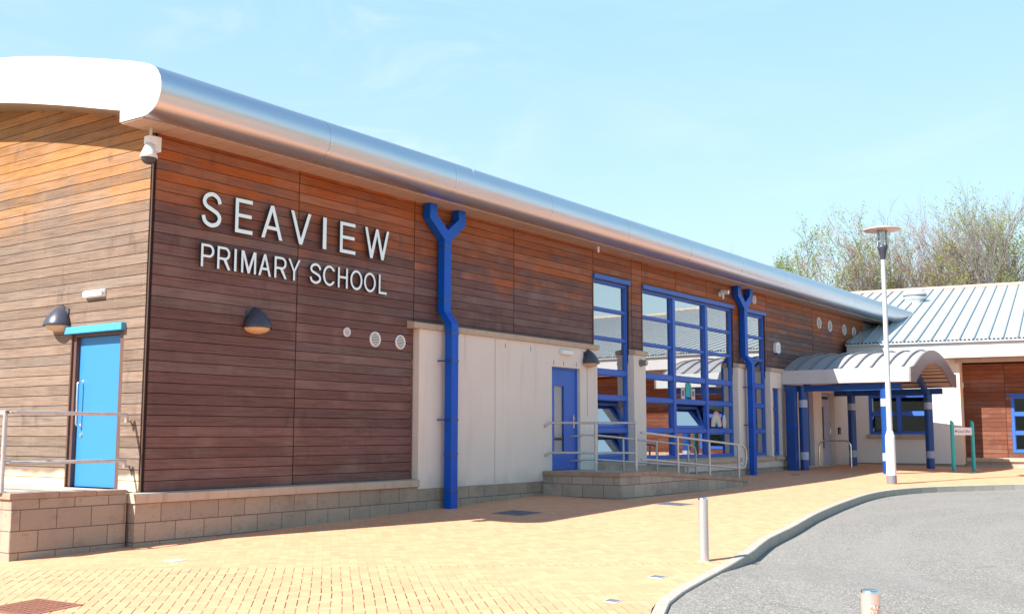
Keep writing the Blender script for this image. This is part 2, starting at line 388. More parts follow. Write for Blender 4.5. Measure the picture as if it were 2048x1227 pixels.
def m_paving():
    """buff clay blocks 200 x 100 laid herringbone at 45 degrees to the wall, open joints in the near field"""
    t = NT('buff_block_paving'); x, y, z = t.xyz()
    c45 = .70710678
    wx = t.math('MULTIPLY', t.math('SUBTRACT', t.noise(.5, detail=2), .5), .04)
    a = t.math('ADD', t.math('MULTIPLY', t.math('SUBTRACT', x, y), c45), wx)
    b = t.math('ADD', t.math('MULTIPLY', t.math('ADD', x, y), c45), t.math('MULTIPLY', wx, .5))
    line = t.math('ADD', t.math('ADD', t.math('MULTIPLY', a, .06), b), 2.02)
    near = t.math('LESS_THAN', line, 0.0); far = t.math('SUBTRACT', 1.0, near)
    A = t.math('ADD', t.math('MULTIPLY', a, 10), 800); B_ = t.math('ADD', t.math('MULTIPLY', b, 10), 800)
    i = t.math('FLOOR', A); j = t.math('FLOOR', B_); fa = t.math('FRACT', A); fb = t.math('FRACT', B_)
    k = t.math('MODULO', t.math('ADD', t.math('SUBTRACT', i, j), 4000), 4)
    def eq(v): return t.math('COMPARE', k, v, .1)
    def ne(v): return t.math('SUBTRACT', 1.0, eq(v))
    bi = t.math('SUBTRACT', i, eq(1.0)); bj = t.math('SUBTRACT', j, eq(2.0))
    wn = t.n('ShaderNodeTexWhiteNoise', noise_dimensions='2D'); t.L(t.comb(bi, bj), wn.inputs['Vector'])
    tone = wn.outputs['Value']
    wj = t.math('MULTIPLY_ADD', t.noise(4, detail=3), .11, .03)
    la = t.math('MULTIPLY', t.math('LESS_THAN', fa, wj), ne(1.0)); ra = t.math('MULTIPLY', t.math('GREATER_THAN', fa, .985), ne(0.0))
    open_ = t.math('MAXIMUM', la, ra)
    lb = t.math('MULTIPLY', t.math('LESS_THAN', fb, .025), ne(2.0)); rb = t.math('MULTIPLY', t.math('GREATER_THAN', fb, .975), ne(3.0))
    fine = t.math('MAXIMUM', lb, rb)
    soldier = t.math('MULTIPLY', t.math('COMPARE', line, .03, .045), t.math('LESS_THAN', fa, .10))
    fade = t.math('SUBTRACT', 1.0, t.math('MULTIPLY', t.ss(x, -.9, 1.1), .86))
    fill = t.ss(t.noise(1.3, detail=4, rough=.6), .38, .58)
    dark = t.math('MULTIPLY', t.math('MULTIPLY', open_, near), t.math('MULTIPLY', fade, t.math('MULTIPLY_ADD', fill, .35, .65)))
    dark = t.math('MAXIMUM', dark, t.math('MULTIPLY', soldier, .7))
    c = t.mix(tone, (.67, .300, .165), (.77, .385, .222))
    c = t.mix(t.math('MULTIPLY', t.ss(tone, .86, .97), .5), c, (.60, .265, .155))
    c = t.mix(t.math('MULTIPLY', t.ss(t.noise(.45, detail=7, rough=.7), .45, .72), .35), c, (.56, .33, .20))
    st = t.ss(t.noise(.9, t.comb(t.math('ADD', x, 11), y, 0.0), detail=7, rough=.75), .60, .72)
    c = t.mix(t.math('MULTIPLY', st, .32), c, (.36, .22, .15))
    c = t.mix(t.math('MULTIPLY', t.noise(55, detail=3), .30), c, (.46, .25, .14))
    sand = t.math('MULTIPLY', t.math('MAXIMUM', fine, t.math('MULTIPLY', open_, far)), .26)
    c = t.mix(sand, c, (.36, .22, .14))
    c = t.mix(dark, c, (.05, .042, .03))
    h = t.math('SUBTRACT', t.math('MULTIPLY', t.noise(80, detail=2), .3), t.math('ADD', t.math('ADD', fine, open_), t.math('MULTIPLY', tone, -.25)))
    t.principled(c, .85, 0, t.bump(h, .35, .004), .25); return t.m
def m_asphalt():
    t = NT('worn_asphalt'); x, y, z = t.xyz()
    v = t.n('ShaderNodeTexVoronoi'); v.inputs['Scale'].default_value = 75; t.L(t.pos(), v.inputs['Vector'])
    sp = t.n('ShaderNodeSeparateXYZ'); t.L(v.outputs['Color'], sp.inputs[0])
    c = t.mix(sp.outputs[0], (.125, .115, .106), (.27, .25, .23))
    c = t.mix(t.ss(sp.outputs[1], .86, .94), c, (.38, .35, .305))
    c = t.mix(t.math('MULTIPLY', t.ss(t.noise(.35, detail=6, rough=.65), .38, .66), .28), c, (.26, .245, .225))
    # worn wheel tracks curving with the turning circle
    rr = t.math('SQRT', t.math('ADD', t.math('POWER', t.math('SUBTRACT', x, 9.5), 2), t.math('POWER', t.math('MULTIPLY', t.math('ADD', y, 12.5), 1.5), 2)))
    tr = t.math('SINE', t.math('MULTIPLY', t.math('ADD', rr, t.math('MULTIPLY', t.noise(.3, detail=2), 1.5)), 3.6))
    c = t.mix(t.math('MULTIPLY', t.ss(tr, .2, 1.0), .16), c, (.28, .265, .245))
    c = t.mix(t.math('MULTIPLY', t.ss(t.noise(2.2, detail=6, rough=.7), .60, .72), .40), c, (.14, .13, .125))
    vc = t.n('ShaderNodeTexVoronoi', feature='DISTANCE_TO_EDGE'); vc.inputs['Scale'].default_value = .42
    wv = t.n('ShaderNodeVectorMath', operation='ADD'); nv = t.n('ShaderNodeTexNoise'); nv.inputs['Scale'].default_value = 2; nv.inputs['Detail'].default_value = 5
    t.L(t.pos(), nv.inputs['Vector']); t.L(t.pos(), wv.inputs[0]); t.L(nv.outputs['Color'], wv.inputs[1]); t.L(wv.outputs[0], vc.inputs['Vector'])
    ck = t.math('MULTIPLY', t.math('LESS_THAN', vc.outputs[0], .0035), t.ss(t.noise(.5, detail=2), .5, .6))
    c = t.mix(t.math('MULTIPLY', ck, .6), c, (.08, .075, .07))
    t.principled(c, .85, 0, t.bump(v.outputs['Distance'], .35, .006), .3); return t.m
M['paving'] = m_paving(); M['asphalt'] = m_asphalt()
def m_grass():
    t = NT('rough_grass'); c = t.mix(t.noise(.4, detail=6, rough=.7), (.05, .09, .02), (.11, .15, .04))
    t.principled(c, .9); return t.m
M['grass'] = m_grass()
def m_kerb():
    t = NT('kerb_concrete'); c = t.mix(t.noise(6, detail=6, rough=.7), (.31, .285, .25), (.44, .40, .35))
    c = t.mix(t.math('MULTIPLY', t.ss(t.noise(30, detail=3), .55, .7), .35), c, (.18, .16, .14))
    t.principled(c, .85, 0, t.bump(t.noise(90), .3, .003), .25); return t.m
M['kerb'] = m_kerb()

tag(sheet('ground', [(-300, -300), (300, -300), (300, 300), (-300, 300)], M['grass'], lambda x, y: g(x, y)-.3, BX), kind='structure')
sheet('paving', [(-16, 6), (34, 6), (34, -34)] + list(reversed(kp)) + [(-16, -34)], M['paving'], g, BX)
sheet('road', kin + [(23.3, -34.5), (16.3, -34.5)], M['asphalt'], lambda x, y: g(x, y)-upst(x), BX+[2.6, 4.3])
def unseen_hills():  # unseen ridge behind the camera, added so the metal eaves mirror a dark band
    m = MB(); nx, ny = 60, 8; rnd = random.Random(5)
    ph = [rnd.uniform(0, 6) for _ in range(4)]
    vs = []
    for j in range(ny+1):
        for i in range(nx+1):
            a = R(100+190*i/nx); d = 62+16*j
            X = -8+math.sin(a)*d; Y = -12+math.cos(a)*d
            hgt = math.sin(math.pi*min(1, j/5)/2)*(9+3*math.sin(i*.31+ph[0])+1.6*math.sin(i*.83+ph[1])+.8*math.sin(i*2.1+ph[2]))
            vs.append((X, Y, g(X, Y)-.35+hgt))
    m.add(vs, [(j*(nx+1)+i, j*(nx+1)+i+1, (j+1)*(nx+1)+i+1, (j+1)*(nx+1)+i) for j in range(ny) for i in range(nx)], True)
    o_ = m.build('unseen_hills', M['wood'], None); tag(o_, kind='structure')
M['wood'] = m_paint('unseen_hill', (.045, .065, .035), .95, .5, .3)
unseen_hills()
kb = MB()
acc = 0; start = 0; L = [0]
for i in range(1, len(kp)): L.append(L[-1]+math.dist(kp[i], kp[i-1]))
nst = int(L[-1]/.62)
def along(path, s):
    for i in range(1, len(L)):
        if s <= L[i]:
            t = (s-L[i-1])/(L[i]-L[i-1]); return tuple(path[i-1][j]+(path[i][j]-path[i-1][j])*t for j in (0, 1))
    return path[-1]
for k in range(nst):
    s0 = L[-1]*k/nst+.006; s1 = L[-1]*(k+1)/nst-.006
    a, b = along(kp, s0), along(kp, s1); a2, b2 = along(kin, s0), along(kin, s1)
    top = lambda p: g(p[0], p[1])+.006
    ch = .009
    def lerp(p, q, t): return (p[0]+(q[0]-p[0])*t, p[1]+(q[1]-p[1])*t)
    ac, bc = lerp(a, a2, .93), lerp(b, b2, .93)
    v = [(*a, top(a)), (*b, top(b)), (*bc, top(b)), (*ac, top(a)), (*b2, top(b)-ch), (*a2, top(a)-ch),
         (*b2, top(b)-.3), (*a2, top(a)-.3), (*a, top(a)-.3), (*b, top(b)-.3)]
    kb.add(v, [(0,1,2,3), (3,2,4,5), (5,4,6,7), (0,3,5,7,8), (1,9,6,4,2), (0,8,9,1)])
o = kb.build('kerb', M['kerb']); tag(o, kind='structure')

# ------------------------------------------------------------------ main building
B = empty('school_building', (0, 0, 0))
tag(B, 'long school hall clad in weathered timber over cream render with a curved metal eaves', 'building')
PITCH = .1405
def boards(mb, x0, x1, z0, z1, y, holes=(), phase=0.0, axis='x', top=None, skip=()):
    r = math.floor((z0-phase)/PITCH)
    while phase+r*PITCH < z1:
        a = max(phase+r*PITCH, z0); b = min(phase+(r+1)*PITCH-.009, z1); r += 1
        if b-a < .015: continue
        zs = sorted({a, b} | {h[i] for h in holes for i in (2, 3) if a+.005 < h[i] < b-.005})
        for za, zb in zip(zs, zs[1:]):
            segs = [(x0, x1)]
            for h in holes:
                if h[2] < (za+zb)/2 < h[3]:
                    ns = []
                    for s0, s1 in segs:
                        if h[1] <= s0 or h[0] >= s1: ns.append((s0, s1)); continue
                        if h[0] > s0: ns.append((s0, h[0]))
                        if h[1] < s1: ns.append((h[1], s1))
                    segs = ns
            for s0, s1 in segs:
                if s1-s0 < .02: continue
                j = random.uniform(-.002, .002)
                if axis == 'x': mb.box(s0, s1, y+j, y+.022, za, zb)
                else: mb.box(y+j, y+.022, s0, s1, za, zb)

W1 = (11.09, 12.62, .17, 4.06); W2 = (13.25, 18.25, .17, 4.06); W3 = (18.93, 20.44, .17, 4.06)
wins = [W1, W2, W3]
mb = MB()
seams = [.045, 2.59, 5.25, 8.17, 11.09, 12.76, 13.25, 14.96, 16.67, 18.30, 20.57, 24.25, 29.3]
for a, b in zip(seams, seams[1:]):
    boards(mb, a+.010, b-.010, .004 if b < 5.3 else 2.60, 4.705, 0.0, wins)
mb.build('front_cladding', M['front_timber'], B)
mb = MB(); mb.wall(.02, 29.3, 0, 4.72, .024, .30, [(w[0], w[1], -1, w[3]) for w in wins] + [(5.2, 29, -1, 2.3)])
mb.build('wall_lining', M['dark_gap'], B)
# brown jambs beside the tall windows
for w in wins:
    for a, b in ((w[1]+.001, w[1]+.03), (w[0]-.03, w[0]-.001)):
        mb = MB(); mb.box(a, b, -.014, .10, 2.62, w[3]-.001); mb.build('window_jamb', M['trim_brown'], B)
# gable wall
def vlow(y):   # underside of the verge / roof over the gable
    return interp(y, [0, .05, .535, 1.1, 1.52, 2.19, 2.97, 4, 5.5, 7.5, 9.5, 11, 12, 13.5, 14.5, 15], [4.70, 4.85, 4.973, 5.10, 5.198, 5.341, 5.49, 5.64, 5.78, 5.84, 5.78, 5.64, 5.49, 5.2, 4.95, 4.8])
mb = MB(); r = 0
while r*PITCH < 6.0:
    a, b = r*PITCH+.004, (r+1)*PITCH-.005; r += 1
    y0, y1 = .045, 14.98
    ys = [y for y in [k*.05 for k in range(0, 300)] if vlow(y)+.02 > a]
    if a > 4.6:
        ys = [y for y in ys if y > 0];
        if not ys: break
        y0 = max(y0, min(ys)-.02); y1 = min(y1, max(ys)+.02)
    # board lengths with butt joints
    cuts = sorted([y0, y1] + [c for c in (4.9, 9.8) if y0 < c < y1])
    for c0, c1 in zip(cuts, cuts[1:]):
        segs = [(c0+.002, c1-.002)]
        if a < 2.09:
            segs = [s for s in ((c0+.002, min(c1, .475)), (max(c0, 1.685), c1-.002)) if s[1]-s[0] > .05]
        for s0, s1 in segs:
            j = random.uniform(-.002, .002)
            zb = b if not (a < 2.09 < b) else b
            mb.box(j, .022, s0, s1, a, zb)
mb.build('gable_cladding', M['gable_timber'], B)
mb = MB()
pts = [(.02, 0), (14.98, 0)] + [(y, vlow(y)-.001) for y in (14.98, 14.5, 13.5, 12, 11, 9.5, 7.5, 5.5, 4, 2.97, 2.19, 1.1, .535, .02)]
# split round the door opening
mb.prism([(.02, 0), (.475, 0), (.475, 2.09), (.02, 2.09)], 'x', .024, .2)
mb.prism([(1.685, 0), (14.98, 0), (14.98, 2.09), (1.685, 2.09)], 'x', .024, .2)
mb.prism([(.02, 2.09), (14.98, 2.09)] + pts[2:], 'x', .024, .2)
mb.build('gable_lining', M['dark_gap'], B)
mb = MB()
mb.box(.013, .021, .013, .04, .001, 4.69); mb.box(.0215, .04, .013, .021, .001, 4.69)
mb.build('corner_backing', M['dark_gap'], B)
mb = MB(); mb.box(.002, .012, .002, .012, 0.001, 4.69)
mb.build('corner_trim', M['trim_brown'], B)
# rear and end walls
mb = MB(); mb.box(.2, 29.3, 14.7, 15.0, -.6, 4.7); mb.box(29.0, 29.3, .32, 14.7, -.6, 4.7)
mb.build('rear_wall', M['render'], B)

# plinth : blocks and coping
mb = MB(); mb.wall(-.15, 5.262, -1.2, -.128, -.12, .3); mb.build('plinth_wall', M['block'], B, .006)
mb = MB(); mb.wall(5.264, 8.975, -1.2, -.168, -.117, .3)
mb.build('plinth_wall', M['block'], B, .006)
mb = MB()
xs = [-.175, .23, 1.28, 2.51, 3.75, 4.95, 5.262]
for a, b in zip(xs, xs[1:]):
    mb.prism([(.02, -.127), (-.165, -.127), (-.165, -.022), (-.155, -.014), (.02, -.0015)], 'x', a+.002, b-.002)
mb.build('plinth_coping', M['coping'], B, .004)
# small return of coping under the gable corner
mb = MB(); mb.prism([(.019, -.127), (-.175, -.127), (-.175, -.022), (-.165, -.014), (.019, -.0015)], 'y', .024, .155)
mb.build('plinth_coping_return', M['coping'], B)

# render wall with openings
D2 = (9.30, 10.35, .03, 2.07); NW = (20.60, 21.22, .11, 2.04)
mb = MB()
mb.wall(5.265, 22.01, -.165, 2.498, -.12, .30, [(D2[0], D2[1], -.1, D2[3]), (11.04, 12.62, .02, 3), (13.16, 18.25, .02, 3), (18.98, 20.45, .02, 3), NW])
mb.build('render_wall', M['render'], B, .004)
mb = MB(); mb.wall(9.2, 22.0, -1.0, -.167, -.115, .28)
mb.build('base_course', M['block_ramp'], B)
for a, b in ((5.08, 11.06), (12.60, 13.20), (18.22, 19.00), (20.42, 21.42)):
    mb = MB(); n = max(1, round((b-a)/1.05)); w = (b-a)/n
    for k in range(n):
        mb.prism([(-.002, 2.50), (-.165, 2.50), (-.165, 2.59), (-.155, 2.60), (-.002, 2.625)], 'x', a+k*w+.002, a+(k+1)*w-.002)
    mb.build('wall_coping', M['coping'], B, .003)
mb = MB()
mb.box(7.405, 7.413, -.1225, -.11, -.15, 2.49)
mb.build('movement_joint', M['grey_plastic'], B)
for x, z in ((7.72, 2.37), (8.55, 2.37), (9.36, 2.15), (9.72, 2.15), (10.2, 2.15)):
    mb = MB(); mb.box(x, x+.02, -.1225, -.11, z-.045, z+.045); mb.build('weep_vent', M['grey_plastic'], B)
mb = MB(); mb.box(10.62, 10.632, -.1225, -.11, 1.1, 2.1); mb.build('cable_cover', M['grey_plastic'], B)

# floor and rooms seen through the glass
mb = MB(); mb.box(5, 24, .31, 7, -.2, .0); mb.build('room_floor', M['inner_floor'], B)
mb = MB()
mb.box(5, 24, 5.2, 5.3, 0, 4.5); mb.box(12.85, 12.95, .31, 5.2, 0, 4.5); mb.box(18.5, 18.6, .31, 5.2, 0, 4.5); mb.box(10.7, 10.8, .31, 5.2, 0, 4.5); mb.box(21.6, 21.7, .31, 5.2, 0, 4.5)
mb.build('room_walls', M['inner_wall'], B)
for k, (x, z, w, h, c) in enumerate(((14.0, 1.5, 1.3, .8, (.45, .12, .06)), (15.6, 1.4, 1.1, .9, (.08, .3, .32)), (17.2, 1.5, 1.2, .8, (.5, .4, .1)), (19.6, 1.5, .9, .8, (.12, .2, .45)), (11.8, 1.6, 1.4, 1.0, (.5, .25, .08)))):
    mb = MB(); mb.box(x-w/2, x+w/2, 5.15, 5.199, z-h/2, z+h/2); mb.build('display_board', m_paint('display_%d' % k, c, .8, .5, 7), B)
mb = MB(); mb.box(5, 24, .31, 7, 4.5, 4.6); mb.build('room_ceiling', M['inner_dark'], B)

# windows -----------------------------------------------------------
def window(parent, w, mull, rails, hoppers=(), y=.06, lintel=True, sill=None, matf=None, fb=.06, closed=True, glass=None):
    """frame bars, one pane sheet, tilted hopper sashes; mull / rails = [(centre, width)]"""
    matf = matf or M['blue']
    x0, x1, z0, z1 = w
    e = empty('window'); e.parent = parent
    f = MB(); d0, d1 = y-.02, y+.07
    f.box(x0, x0+fb, d0, d1, z0, z1); f.box(x1-fb, x1, d0, d1, z0, z1)
    f.box(x0+fb, x1-fb, d0, d1, z0, z0+fb); f.box(x0+fb, x1-fb, d0, d1, z1-fb, z1)
    xs = [x0+fb]
    for c, wd in mull:
        f.box(c-wd/2, c+wd/2, d0-.03, d1, z0+fb, z1-fb); xs += [c-wd/2, c+wd/2]
    xs.append(x1-fb)
    bays = [(xs[i], xs[i+1]) for i in range(0, len(xs), 2)]
    zs = [z0+fb]
    for c, wd in rails: zs += [c-wd/2, c+wd/2]
    zs.append(z1-fb)
    cells = []
    for a, b in bays:
        for c, wd in rails: f.box(a, b, d0-(.012 if wd > .08 else -.005), d1-.005, c-wd/2, c+wd/2)
        for i in range(0, len(zs), 2): cells.append((a, b, zs[i], zs[i+1]))
    # inner sash edging so that each light has a stepped frame
    for (a, b, c, d) in cells:
        k = .018
        f.box(a, a+k, y+.005, y+.05, c, d); f.box(b-k, b, y+.005, y+.05, c, d)
        f.box(a+k, b-k, y+.005, y+.05, c, c+k); f.box(a+k, b-k, y+.005, y+.05, d-k, d)
    f.build('frame', matf, e, .004, 1)
    p = MB()
    for i, (a, b, c, d) in enumerate(cells):
        if i in hoppers: continue
        j = random.uniform(-.0025, .0025); k = random.uniform(-.002, .002)
        p.add([(a+.015, y+.03+j, c+.015), (b-.015, y+.03-j, c+.015), (b-.015, y+.03-j+k, d-.015), (a+.015, y+.03+j+k, d-.015),
               (a+.015, y+.042+j, c+.015), (b-.015, y+.042-j, c+.015), (b-.015, y+.042-j+k, d-.015), (a+.015, y+.042+j+k, d-.015)],
              [(0,1,2,3), (7,6,5,4)])
    p.build('pane', glass or M['glass'], e)
    for i in hoppers:
        a, b, c, d = cells[i]; ang = R(20); h = d-c-.03
        ax = Vector((1, 0, 0)); up = Vector((0, math.sin(ang), math.cos(ang))); nn = Vector((0, -math.cos(ang), math.sin(ang)))
        o = Vector(((a+b)/2, y+.03, c+.015)); hw = (b-a)/2-.02; s = MB(); t = .03
        s.obox(o+up*t, ax, nn, up, hw, .022, t); s.obox(o+up*(h-t), ax, nn, up, hw, .022, t)
        s.obox(o+up*(h/2)-ax*(hw-t), ax, nn, up, t, .021, h/2-2*t); s.obox(o+up*(h/2)+ax*(hw-t), ax, nn, up, t, .021, h/2-2*t)
        tp = o+up*(h*.75)+ax*(hw)
        s.tube([tp, (b-.01, y+.04, tp.z+.12)], .008, 6)
        so = s.build('sash', matf, e)
        q = MB(); m1 = hw-.055
        p0, p1 = o+up*.05, o+up*(h-.05)
        q.add([p0-ax*m1, p0+ax*m1, p1+ax*m1, p1-ax*m1], [(0,1,2,3)])
        q.build('sash_pane', M['glass'], e)
    if lintel:
        l = MB(); l.box(x0-.02, x1+.02, -.055, .10, z1+.002, z1+.095); l.build('lintel', matf, e, .004, 1)
    if sill:
        l = MB(); l.prism([(.055, sill[2]), (sill[4], sill[2]-.05), (sill[4], sill[3]), (.055, sill[3])], 'x', sill[0], sill[1])
        l.build('sill', M['coping'], e, .006)
    return e
rails = [(.82, .10), (1.52, .10), (2.07, .12), (2.80, .055), (3.425, .055)]
window(B, W1, [], rails, hoppers=(0, 1), sill=(11.05, 12.62, .165, .02, -.15))
window(B, W2, [(14.86, .13), (16.66, .13)], rails, hoppers=(7,), sill=(13.17, 18.245, .165, .02, -.20))
window(B, W3, [], rails, sill=(18.985, 20.445, .165, .02, -.20))
window(B, (20.61, 21.21, .17, 2.035), [], [(.80, .05), (1.45, .05)], lintel=False, sill=(20.62, 21.6, .165, .02, -.20), y=-.01)

# doors -------------------------------------------------------------
e = empty('door'); e.parent = B; tag(e, 'royal blue door with a tall narrow glazed panel behind the ramp rails')
mb = MB(); mb.wall(9.35, 10.30, .03, 2.02, -.04, .01, [(9.50, 9.86, .34, 1.70)]); mb.build('leaf', M['blue'], e, .004)
mb = MB(); mb.box(9.30, 9.347, -.055, .02, .0, 2.07); mb.box(10.303, 10.35, -.055, .02, .0, 2.07); mb.box(9.347, 10.303, -.055, .02, 2.024, 2.07)
mb.build('frame', M['blue'], e, .003)
mb = MB(); mb.add([(9.50, -.015, .34), (9.86, -.015, .34), (9.86, -.015, 1.70), (9.50, -.015, 1.70)], [(0,1,2,3)]); mb.build('pane', m_glass('door_glass', -.05, (.95, .96, .97)), e)
mb = MB(); mb.box(9.42, 9.95, .012, .02, .30, 1.75); mb.build('reflection_sheet', M['white_plastic'], e)  # white sheet added behind the pane to stand for its pale reflection
mb = MB(); mb.box(9.50, 9.86, -.03, .0, .62, .665); mb.build('glazing_bar', M['black'], e)
mb = MB(); mb.box(10.19, 10.23, -.055, -.04, .86, 1.12); mb.tube([(10.21, -.05, 1.05), (10.21, -.10, 1.05), (10.08, -.10, 1.05)], .011, 8); mb.build('handle', M['chrome'], e)
e = empty('door'); e.parent = B; tag(e, 'bright blue flush door in the sunlit gable wall')
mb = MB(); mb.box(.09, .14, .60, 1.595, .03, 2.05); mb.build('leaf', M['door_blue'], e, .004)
mb = MB(); mb.box(.0, .20, .475, .50, .03, 2.09); mb.box(.0, .20, 1.66, 1.685, .03, 2.09); mb.box(.03, .16, .50, .598, .03, 2.09); mb.box(.03, .16, 1.598, 1.66, .03, 2.09); mb.box(.03, .16, .598, 1.598, 2.055, 2.09)
mb.build('frame', M['trim_brown'], e, .003)
mb = MB(); mb.box(-.075, .08, .44, 1.74, 2.095, 2.19); mb.build('lintel', M['cap_blue'], e, .005)
mb = MB(); mb.tube([(.09, 1.50, 1.44), (.03, 1.50, 1.44), (.015, 1.50, 1.42), (.015, 1.50, .87), (.03, 1.50, .85), (.09, 1.50, .85)], .013, 10)
mb.tube([(.09, 1.50, 1.44), (.083, 1.50, 1.44)], .028, 14); mb.tube([(.09, 1.50, .85), (.083, 1.50, .85)], .028, 14); mb.tube([(.09, 1.48, .72), (.078, 1.48, .72)], .027, 14)
mb.build('handle', M['chrome'], e)

# roof ---------------------------------------------------------------
topo = [(-.443, 4.700), (-.53, 4.712), (-.637, 4.752), (-.70, 4.795), (-.745, 4.85), (-.78, 4.93), (-.795, 5.0), (-.795, 5.08), (-.77, 5.165), (-.72, 5.24),
        (-.66, 5.30), (-.55, 5.355), (-.417, 5.402), (-.25, 5.45), (-.062, 5.502), (.45, 5.63), (.927, 5.745), (1.7, 5.925), (2.513, 6.09), (3.3, 6.22), (4.3, 6.34), (5.8, 6.46), (7.5, 6.50)]
sym = [(15-y, z) for y, z in reversed(topo)]
bot = [(15-y, z) for y, z in [(-.443, 4.700), (.03, 4.703), (.035, 4.86), (.535, 4.975), (1.1, 5.108), (1.52, 5.2), (2.19, 5.343), (2.97, 5.495), (4, 5.65), (5.5, 5.79), (7.5, 5.85)]][1:]
bot2 = [(y, z) for y, z in reversed([(.03, 4.703), (.035, 4.86), (.535, 4.975), (1.1, 5.108), (1.52, 5.2), (2.19, 5.343), (2.97, 5.495), (4, 5.65), (5.5, 5.79)])]
prof = topo + sym[1:] + bot + bot2
XA, XB = -.50, 33.4
rf = MB(); n = len(prof)
P2 = [(XA+.004, y, z) for y, z in prof]; P3 = [(XB, y, z) for y, z in prof]
rf.add(P2+P3, [[i, (i+1) % n, n+(i+1) % n, n+i] for i in range(n)], True)
roof = rf.build('roof', M['alu'], B)
e_ = roof.modifiers.new('edges', 'EDGE_SPLIT'); e_.split_angle = R(35)
for x, nm in ((XA, 'verge'), (XB, 'roof_end')):
    m2 = MB(); m2.prism(prof, 'x', x-.006 if x == XA else x, x+.004 if x == XA else x+.01)
    m2.build(nm, M['white'], B)
# narrow joints of the eaves sheets
js = MB()
nose = topo[:22]
for k in range(1, 12):
    x = XA + k*2.95
    ring = [(y-(.0035 if z > 4.72 else 0), z+(.0035 if y > -.6 else 0)) for y, z in nose]
    vs = []; fs = []
    for y, z in ring: vs += [(x-.006, y, z), (x+.006, y, z)]
    for i in range(len(ring)-1): fs.append((2*i, 2*i+1, 2*i+3, 2*i+2))
    js.add(vs, fs, True)
js.build('roof_joint', M['chrome'], roof)
for x, i0, i1 in ((2.2, 12, 17), (5.9, 8, 13), (9.4, 13, 18), (12.9, 7, 11), (17.5, 13, 17)):
    sc_ = MB(); vs = []
    for q, i in enumerate(range(i0, i1)):
        y, z = nose[i]; w_ = .012*(1-abs(q/(i1-i0-1)*2-1))+.002; xx = x+.05*q
        vs += [(xx-w_, y-.004, z+.001), (xx+w_, y-.004, z+.001)]
    sc_.add(vs, [(2*i, 2*i+1, 2*i+3, 2*i+2) for i in range(i1-i0-1)]); sc_.build('scratch', M['white'], roof)
# verge seams on the white end
for y in (.045, 1.9, 3.8, 6.1):
    zt = interp(y, [p[0] for p in topo[12:]], [p[1] for p in topo[12:]])
    vs_ = MB(); vs_.box(XA-.0085, XA-.0055, y-.004, y+.004, vlow(y)+.03, zt-.01)
    vs_.build('verge_seam', M['grey_plastic'], B)
# planked soffit
so = MB(); x = XA+.01
while x < XB-.1:
    so.box(x, min(x+.262, XB-.01), -.43, -.002 if x > -.01 else .02, 4.682+random.uniform(-.0012, .0012), 4.698); x += .27
so.build('soffit', M['soffit'], B)
# grey box wall where the hall meets the wing roof
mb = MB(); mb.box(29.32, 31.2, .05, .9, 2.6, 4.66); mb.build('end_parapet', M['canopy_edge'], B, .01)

# entrance wall under the canopy
mb = MB()
mb.wall(22.02, 27.28, -.6, 2.58, -.10, .4, [(22.75, 23.86, -.21, 2.03), (24.60, 25.75, -.21, 2.03)])
mb.build('entrance_wall', M['render'], B, .01)
e = empty('door'); e.parent = B; tag(e, 'pale lilac entrance door with a dark glazed strip under the canopy')
mb = MB(); mb.wall(24.61, 25.74, -.2, 2.02, .04, .09, [(24.72, 25.15, .3, 1.6)]); mb.build('leaf', m_paint('door_lilac', (.42, .43, .56), .4), e, .004)
mb = MB(); mb.box(24.72, 25.15, .06, .08, .3, 1.6); mb.build('pane', M['black'], e)
mb = MB(); mb.tube([(25.55, .04, .6), (25.55, -.02, .6), (25.55, -.02, 1.1), (25.55, .04, 1.1)], .014, 8); mb.build('handle', M['chrome'], e)
mb = MB(); mb.box(25.0, 25.5, .02, .038, 1.84, 1.92); mb.build('door_closer', M['black'], e)
e = empty('door'); e.parent = B; tag(e, 'dark blue side door behind the canopy column')
mb = MB(); mb.box(22.76, 23.85, .04, .1, -.2, 2.02); mb.build('leaf', M['blue'], e, .004)
mb = MB(); mb.tube([(22.95, .04, .8), (22.95, -.01, .8), (22.95, -.01, 1.1), (22.95, .04, 1.1)], .012, 8); mb.build('handle', M['chrome'], e)
#--PART2
# ------------------------------------------------------------------ door platform at the gable, ramp at the front
P = empty('door_platform', (-1.7, 0, 0)); tag(P, 'low block platform with a worn coping under the gable door', 'platform')
def inP(o): o.location = (1.7, 0, 0); return o
mb = MB(); mb.box(-1.70, -.19, .0, .2, -1.25, -.012); mb.box(-1.70, -1.50, .201, 4.2, -1.25, -.012)
inP(mb.build('wall', M['block'], P, .005))
mb = MB()
for k, (a, b) in enumerate(((-1.735, -1.12), (-1.12, -.62), (-.62, -.20))):
    z = .062-.008*k; mb.box(a+.003, b-.003, -.012, .255, -.010, z)
for k in range(6): mb.box(-1.735, -1.49, .26+k*.66, .26+(k+1)*.66-.006, -.010, .062)
inP(mb.build('coping', M['rusty_cap'], P, .006))
mb = MB(); mb.box(-1.488, -.002, .258, 4.2, -.9, .022); inP(mb.build('deck', M['kerb'], P))

